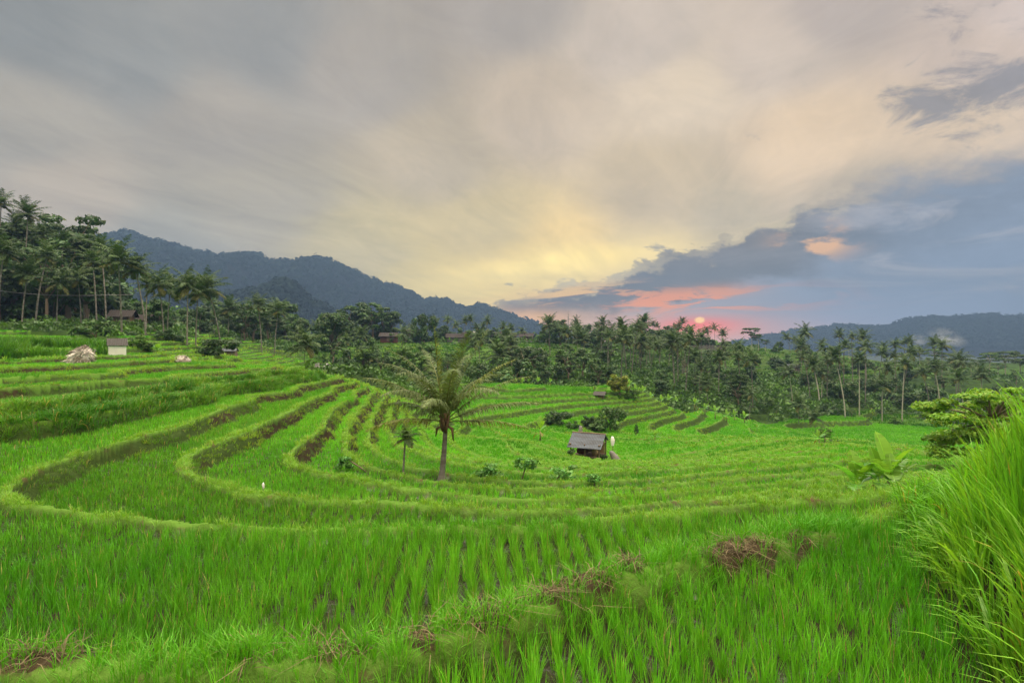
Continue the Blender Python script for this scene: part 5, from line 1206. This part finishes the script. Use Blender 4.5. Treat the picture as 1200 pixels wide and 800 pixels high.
# ------------------------------------------------------------------ sky: broken evening cloud over a clear sky
SUN_AZ, SUN_EL = math.atan((820 - 600) / F), math.radians(9.0)
def P2(px, py):
    """bearing and height above the horizon, in radians, of a place in the sky"""
    return math.atan((px - 600) / F), math.atan((400 - py) / math.hypot(F, px - 600))
def build_sky():
    w = bpy.data.worlds.new('World'); SC.world = w; w.use_nodes = True
    t = NT(w.node_tree); t.n.clear()
    out = t.new('ShaderNodeOutputWorld'); bg = t.new('ShaderNodeBackground'); t.l.new(bg.outputs[0], out.inputs[0])
    ni = t.new('ShaderNodeTexSky', sky_type='NISHITA'); ni.sun_disc = False
    ni.sun_elevation = SUN_EL; ni.sun_rotation = SUN_AZ; ni.dust_density = 2.0; ni.air_density = 1.0
    bg.inputs[1].default_value = 0.1
    g = t.new('ShaderNodeTexCoord').outputs['Generated']
    g = t.vm('NORMALIZE', g)
    sp = t.new('ShaderNodeSeparateXYZ'); t.put(sp.inputs[0], g); dx, dy, dz = sp.outputs
    az0 = t.m('ARCTAN2', dx, dy); el0 = t.m('ARCSINE', dz)
    # cloud-sheet coordinates: where the line of sight meets a flat layer overhead
    zz = t.m('MAXIMUM', t.m('ADD', dz, 0.10), 0.03)
    pl = t.xyz(t.m('DIVIDE', dx, zz), t.m('DIVIDE', dy, zz), 0.0)
    av = t.xyz(az0, t.m('MULTIPLY', el0, 1.0), 0.0)
    def nz(vec, scale, detail=5, rough=0.55, dist=0.0): return t.m('SUBTRACT', t.noise(vec, scale, detail, rough, dist), 0.5)
    warpx = nz(pl, 0.8, 4); warpy = nz(t.vm('ADD', pl, (7.3, 2.1, 0)), 1.1, 4)
    az = t.m('MULTIPLY_ADD', warpx, 0.14, az0); el = t.m('MULTIPLY_ADD', warpy, 0.05, el0)
    # broad colour of the high cloud sheet, thin where the low sun comes through
    pts = [(0, 0, (128, 131, 133)), (150, 60, (137, 139, 140)), (300, 40, (138, 139, 140)), (600, 0, (160, 154, 150)), (760, 40, (190, 180, 172)), (1000, 0, (172, 162, 158)), (1200, 20, (196, 184, 182)),
           (0, 160, (160, 155, 146)), (60, 225, (176, 165, 150)), (250, 140, (158, 152, 144)), (300, 240, (168, 161, 146)), (420, 90, (160, 154, 148)), (500, 190, (182, 170, 148)), (560, 270, (206, 190, 140)), (430, 300, (196, 184, 140)), (520, 335, (222, 203, 122)), (600, 325, (243, 214, 130)), (680, 300, (246, 216, 138)), (470, 330, (214, 198, 126)),
           (640, 130, (192, 178, 160)), (800, 110, (214, 200, 180)), (760, 220, (196, 180, 150)), (950, 170, (222, 200, 170)), (900, 60, (196, 184, 174)), (1080, 150, (214, 194, 168)), (1000, 220, (188, 174, 152)), (850, 260, (186, 174, 148)), (1150, 60, (200, 184, 174)), (760, 290, (214, 196, 152)),
           (200, 290, (158, 155, 145)), (-600, 100, (128, 132, 138)), (1900, 100, (165, 160, 165)), (600, -500, (182, 184, 182)), (200, -400, (165, 165, 166)), (1000, -400, (184, 182, 180))]
    num = None; den = None; K = 1 / (2 * 0.12 ** 2)
    for px, py, c in pts:
        a, e = P2(px, py) if py > -300 else (math.atan((px - 600) / F), 0.95)
        d2 = t.m('ADD', t.m('POWER', t.m('SUBTRACT', az, a), 2.0), t.m('MULTIPLY', t.m('POWER', t.m('SUBTRACT', el, e), 2.0), 2.2))
        wgt = t.m('DIVIDE', 1.0, t.m('ADD', t.m('POWER', t.m('ADD', d2, 0.0010), 2.3), 1e-7))
        cv = t.vm('SCALE', lin(c), scale=wgt)
        num = cv if num is None else t.vm('ADD', num, cv); den = wgt if den is None else t.m('ADD', den, wgt)
    base = t.vm('SCALE', num, scale=t.m('DIVIDE', 1.0, den))
    # streaks and mottling of the sheet
    ca, sa = math.cos(0.22), math.sin(0.22)
    rot = t.xyz(t.vm('DOT_PRODUCT', pl, (ca, -sa, 0)), t.vm('DOT_PRODUCT', pl, (sa, ca, 0)), 0.0)
    st = t.vm('MULTIPLY', rot, (1.35, 0.5, 1))
    s1 = nz(st, 1.0, 8, 0.60, 1.6); s2 = nz(t.vm('MULTIPLY', rot, (3.6, 2.0, 1)), 1.0, 7, 0.66, 1.2)
    tex = t.m('ADD', 1.0, t.m('ADD', t.m('MULTIPLY', s1, 0.75), t.m('MULTIPLY', s2, 0.40)))
    base = t.vm('MULTIPLY', t.vm('SCALE', base, scale=tex), (1.15, 1.05, 0.90))
    ga, ge = P2(590, 322)
    gb = t.m('ADD', t.m('POWER', t.m('DIVIDE', t.m('SUBTRACT', az, P2(640, 0)[0]), 0.21), 2.0), t.m('POWER', t.m('DIVIDE', t.m('SUBTRACT', el, t.m('MULTIPLY_ADD', t.m('SUBTRACT', az, P2(640, 0)[0]), 0.10, P2(640, 316)[1])), 0.030), 2.0))
    gd = t.m('ADD', t.m('POWER', t.m('DIVIDE', t.m('SUBTRACT', az, ga), 0.24), 2.0), t.m('POWER', t.m('DIVIDE', t.m('SUBTRACT', el, ge), 0.065), 2.0))
    base = t.mix(t.m('MULTIPLY', t.m('EXPONENT', t.m('MULTIPLY', gd, -1.0)), 0.6), base, lin((250, 214, 120)))
    base = t.mix(t.m('MULTIPLY', t.m('EXPONENT', t.m('MULTIPLY', gb, -1.0)), 0.95), base, t.vm('SCALE', lin((255, 222, 118)), scale=t.m('MULTIPLY_ADD', s1, 1.1, 1.5)))
    # ---- low cloud bank to the right of the bearing of the mountain's foot
    lo = P2(560, 0)[0]; hi = P2(1400, 0)[0]
    fac = t.m('DIVIDE', t.m('SUBTRACT', az0, lo), hi - lo)
    def line(stops):
        S = []
        for px, py in stops:
            a, e = P2(px, py); S.append((min(1, max(0, (a - lo) / (hi - lo))), e))
        return t.ramp(fac, S)
    topl = line([(560, 366), (600, 350), (650, 338), (690, 331), (715, 318), (750, 300), (790, 289), (830, 291), (862, 279), (885, 261), (905, 268), (935, 247), (1000, 232), (1080, 208), (1200, 182), (1400, 150)])
    q1 = nz(t.vm('MULTIPLY', av, (5.0, 11.0, 1)), 1.0, 8, 0.62, 0.4); q2 = nz(t.vm('MULTIPLY', av, (16, 30, 1)), 1.0, 6, 0.6, 0.3)
    q3 = nz(t.vm('MULTIPLY', av, (44, 70, 1)), 1.0, 5, 0.6, 0.2)
    edge = t.m('ADD', t.m('MULTIPLY', q1, 0.115), t.m('ADD', t.m('MULTIPLY', q2, 0.070), t.m('MULTIPLY', q3, 0.028)))
    under = t.m('ADD', t.m('SUBTRACT', topl, el0), edge)          # > 0 inside the bank
    right = t.ss(P2(900, 0)[0], P2(1080, 0)[0], az0)
    soft = t.m('MULTIPLY_ADD', right, 0.046, 0.005)
    mask = t.ss(t.m('MULTIPLY', soft, -1.0), soft, under)
    mask = t.m('MULTIPLY', mask, t.ss(P2(530, 0)[0], P2(610, 0)[0], az0))
    dark = t.mix(right, lin((88, 82, 80)), lin((112, 120, 134)))
    dark = t.vm('SCALE', dark, scale=t.m('ADD', 1.0, t.m('ADD', t.m('MULTIPLY', q1, 1.1), t.m('MULTIPLY', q2, 0.9))))
    # below the dark roll the air is paler: blue to the right, rosy near the sun
    lowl = line([(560, 372), (620, 366), (700, 364), (760, 356), (830, 336), (880, 326), (950, 318), (1040, 300), (1200, 268), (1400, 240)])
    low = t.ss(t.m('MULTIPLY_ADD', right, -0.06, -0.012), t.m('MULTIPLY_ADD', right, 0.07, 0.022), t.m('ADD', t.m('SUBTRACT', lowl, el0), t.m('MULTIPLY', edge, 0.7)))
    pale = t.mix(t.ss(P2(640, 0)[0], P2(860, 0)[0], az0), lin((186, 158, 142)), t.mix(t.ss(P2(820, 0)[0], P2(1000, 0)[0], az0), lin((150, 148, 158)), lin((134, 147, 170))))
    pale = t.vm('SCALE', pale, scale=t.m('ADD', 1.0, t.m('MULTIPLY', q1, 0.45)))
    bank = t.mix(low, dark, pale)
    # paler torn veils over the blue, far right
    v1 = t.ss(-0.01, 0.17, t.m('ADD', nz(t.vm('MULTIPLY', av, (3.5, 16, 1)), 1.0, 7, 0.6, 0.8), 0.0))
    bank = t.mix(t.m('MULTIPLY', t.m('MULTIPLY', v1, t.m('MULTIPLY_ADD', right, 0.75, 0.25)), 0.8), bank, lin((180, 174, 176)))
    col = t.mix(mask, base, bank)
    def spot(px, py, sx, sy):
        a, e = P2(px, py); return t.m('ADD', t.m('POWER', t.m('DIVIDE', t.m('SUBTRACT', az0, a), sx), 2.0), t.m('POWER', t.m('DIVIDE', t.m('SUBTRACT', el0, e), sy), 2.0))
    def gauss(px, py, sx, sy, k=1.0): return t.m('MULTIPLY', t.m('EXPONENT', t.m('MULTIPLY', spot(px, py, sx, sy), -1.0)), k)
    # lit gold and rose edges and gaps
    gl = t.m('SUBTRACT', 1.0, t.ss(0.0, 0.016, t.m('ABSOLUTE', t.m('ADD', under, -0.006))))
    gold = t.m('MULTIPLY', gl, t.m('ADD', gauss(680, 322, 0.13, 0.05), gauss(900, 280, 0.10, 0.05, 0.7)))
    col = t.mix(t.m('MULTIPLY', gold, 0.9), col, lin((255, 226, 160)))
    gap = nz(t.vm('MULTIPLY', t.vm('ADD', av, (1.7, 0.4, 0)), (6.0, 34, 1)), 1.0, 6, 0.6, 0.9)
    gp = t.ss(0.015, 0.11, gap)
    col = t.mix(t.m('MINIMUM', t.m('MULTIPLY', gp, gauss(685, 344, 0.10, 0.018, 1.3)), 1.0), col, lin((255, 205, 110)))
    col = t.mix(t.m('MINIMUM', t.m('MULTIPLY', t.ss(-0.01, 0.07, gap), gauss(800, 352, 0.15, 0.020, 1.2)), 0.95), col, lin((255, 138, 40)))
    col = t.mix(gauss(845, 340, 0.05, 0.010, 0.55), col, lin((255, 145, 45)))
    col = t.mix(gauss(620, 372, 0.10, 0.016, 0.75), col, lin((250, 180, 95)))
    col = t.mix(t.m('MINIMUM', t.m('MULTIPLY', t.ss(-0.02, 0.1, nz(t.vm('MULTIPLY', av, (9, 20, 1)), 1.0, 5)), gauss(955, 285, 0.045, 0.022, 1.4)), 0.9), col, lin((255, 185, 105)))
    # afterglow and the sun, half veiled
    col = t.mix(gauss(815, 388, 0.15, 0.028, 0.55), col, lin((248, 138, 78)))
    col = t.mix(gauss(818, 381, 0.060, 0.013, 0.95), col, lin((255, 80, 46)))
    # separate grey scud high on the right and over the bank
    sc = t.ss(-0.02, 0.22, t.m('ADD', t.m('ADD', nz(t.vm('MULTIPLY', t.vm('ADD', av, (0.6, 0.25, 0)), (9, 20, 1)), 1.0, 8, 0.68, 0.5), t.m('MULTIPLY', q2, 0.35)), t.m('ADD', gauss(1122, 108, 0.11, 0.05, 0.33), t.m('ADD', gauss(1195, 88, 0.07, 0.04, 0.12), t.m('ADD', gauss(1105, 15, 0.10, 0.05, 0.14), -0.17)))))
    col = t.mix(t.m('MULTIPLY', sc, 0.85), col, t.vm('SCALE', lin((128, 122, 122)), scale=t.m('MULTIPLY_ADD', q2, 0.7, 1.0)))
    sc2 = t.ss(0.02, 0.12, t.m('ADD', nz(t.vm('MULTIPLY', av, (9, 26, 1)), 1.2, 7, 0.6, 0.3), t.m('ADD', gauss(775, 288, 0.05, 0.014, 0.2), t.m('ADD', gauss(945, 208, 0.05, 0.012, 0.14), t.m('ADD', gauss(596, 333, 0.02, 0.006, 0.2), -0.17)))))
    col = t.mix(t.m('MULTIPLY', sc2, 0.75), col, lin((130, 126, 122)))
    # unseen sky overhead is boosted as added fill light for the ground; far round behind it is duller
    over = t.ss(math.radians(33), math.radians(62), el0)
    col = t.vm('SCALE', col, scale=t.m('MULTIPLY_ADD', over, ZENITH_BOOST - 1.0, 1.0))
    col = t.vm('SCALE', col, scale=t.m('MULTIPLY_ADD', t.m('EXPONENT', t.m('MULTIPLY', t.m('MAXIMUM', el0, 0.0), -9.5)), 2.0, 1.0))
    col = t.vm('SCALE', col, scale=10.0)
    mixd = t.mix(0.015, col, t.vm('SCALE', ni.outputs[0], scale=1.0))
    disc = t.ss(0.0105, 0.0045, t.m('SQRT', t.m('ADD', t.m('POWER', t.m('SUBTRACT', az0, P2(820, 375)[0]), 2.0), t.m('POWER', t.m('MULTIPLY', t.m('SUBTRACT', el0, P2(820, 375)[1]), 1.5), 2.0))))
    mixd = t.mix(disc, mixd, (30.0, 17.0, 5.0))
    t.put(bg.inputs[0], mixd)
ZENITH_BOOST = 13.0
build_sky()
sl = bpy.data.lights.new('sun', 'SUN'); so = bpy.data.objects.new('sun', sl); COL.objects.link(so)
sl.energy = 1.2; sl.angle = math.radians(24); sl.color = (1.0, 0.86, 0.70)
dv = Vector((math.sin(SUN_AZ) * math.cos(SUN_EL), math.cos(SUN_AZ) * math.cos(SUN_EL), math.sin(SUN_EL)))
so.rotation_euler = dv.to_track_quat('Z', 'Y').to_euler()

# ------------------------------------------------------------------ evening haze
def build_haze():
    m = bpy.data.materials.new('haze'); m.use_nodes = True; t = NT(m.node_tree); t.n.clear()
    out = t.new('ShaderNodeOutputMaterial'); pv = t.new('ShaderNodeVolumePrincipled')
    pv.inputs['Color'].default_value = (0.155, 0.255, 0.44, 1); pv.inputs['Density'].default_value = HAZE; pv.inputs['Anisotropy'].default_value = 0.25
    t.l.new(pv.outputs[0], out.inputs['Volume'])
    mb = MB(); mb.box(-2600, 2600, -300, 2900, -46, 330)
    o = mb.build('haze', m); tag(o, 'thin blue evening haze filling the valley', kind='stuff')
HAZE = 0.00050
build_haze()

SC.view_settings.view_transform = 'Standard'; SC.view_settings.look = 'None'; SC.view_settings.exposure = 0.32; SC.view_settings.gamma = 1.0
SC.render.engine = 'CYCLES'; cy = SC.cycles
cy.use_denoising = True; cy.denoiser = 'OPENIMAGEDENOISE'; cy.denoising_prefilter = 'ACCURATE'
cy.max_bounces = 6; cy.diffuse_bounces = 3; cy.glossy_bounces = 2; cy.transmission_bounces = 3; cy.volume_bounces = 0; cy.transparent_max_bounces = 8
cy.caustics_reflective = False; cy.caustics_refractive = False; cy.sample_clamp_indirect = 4.0
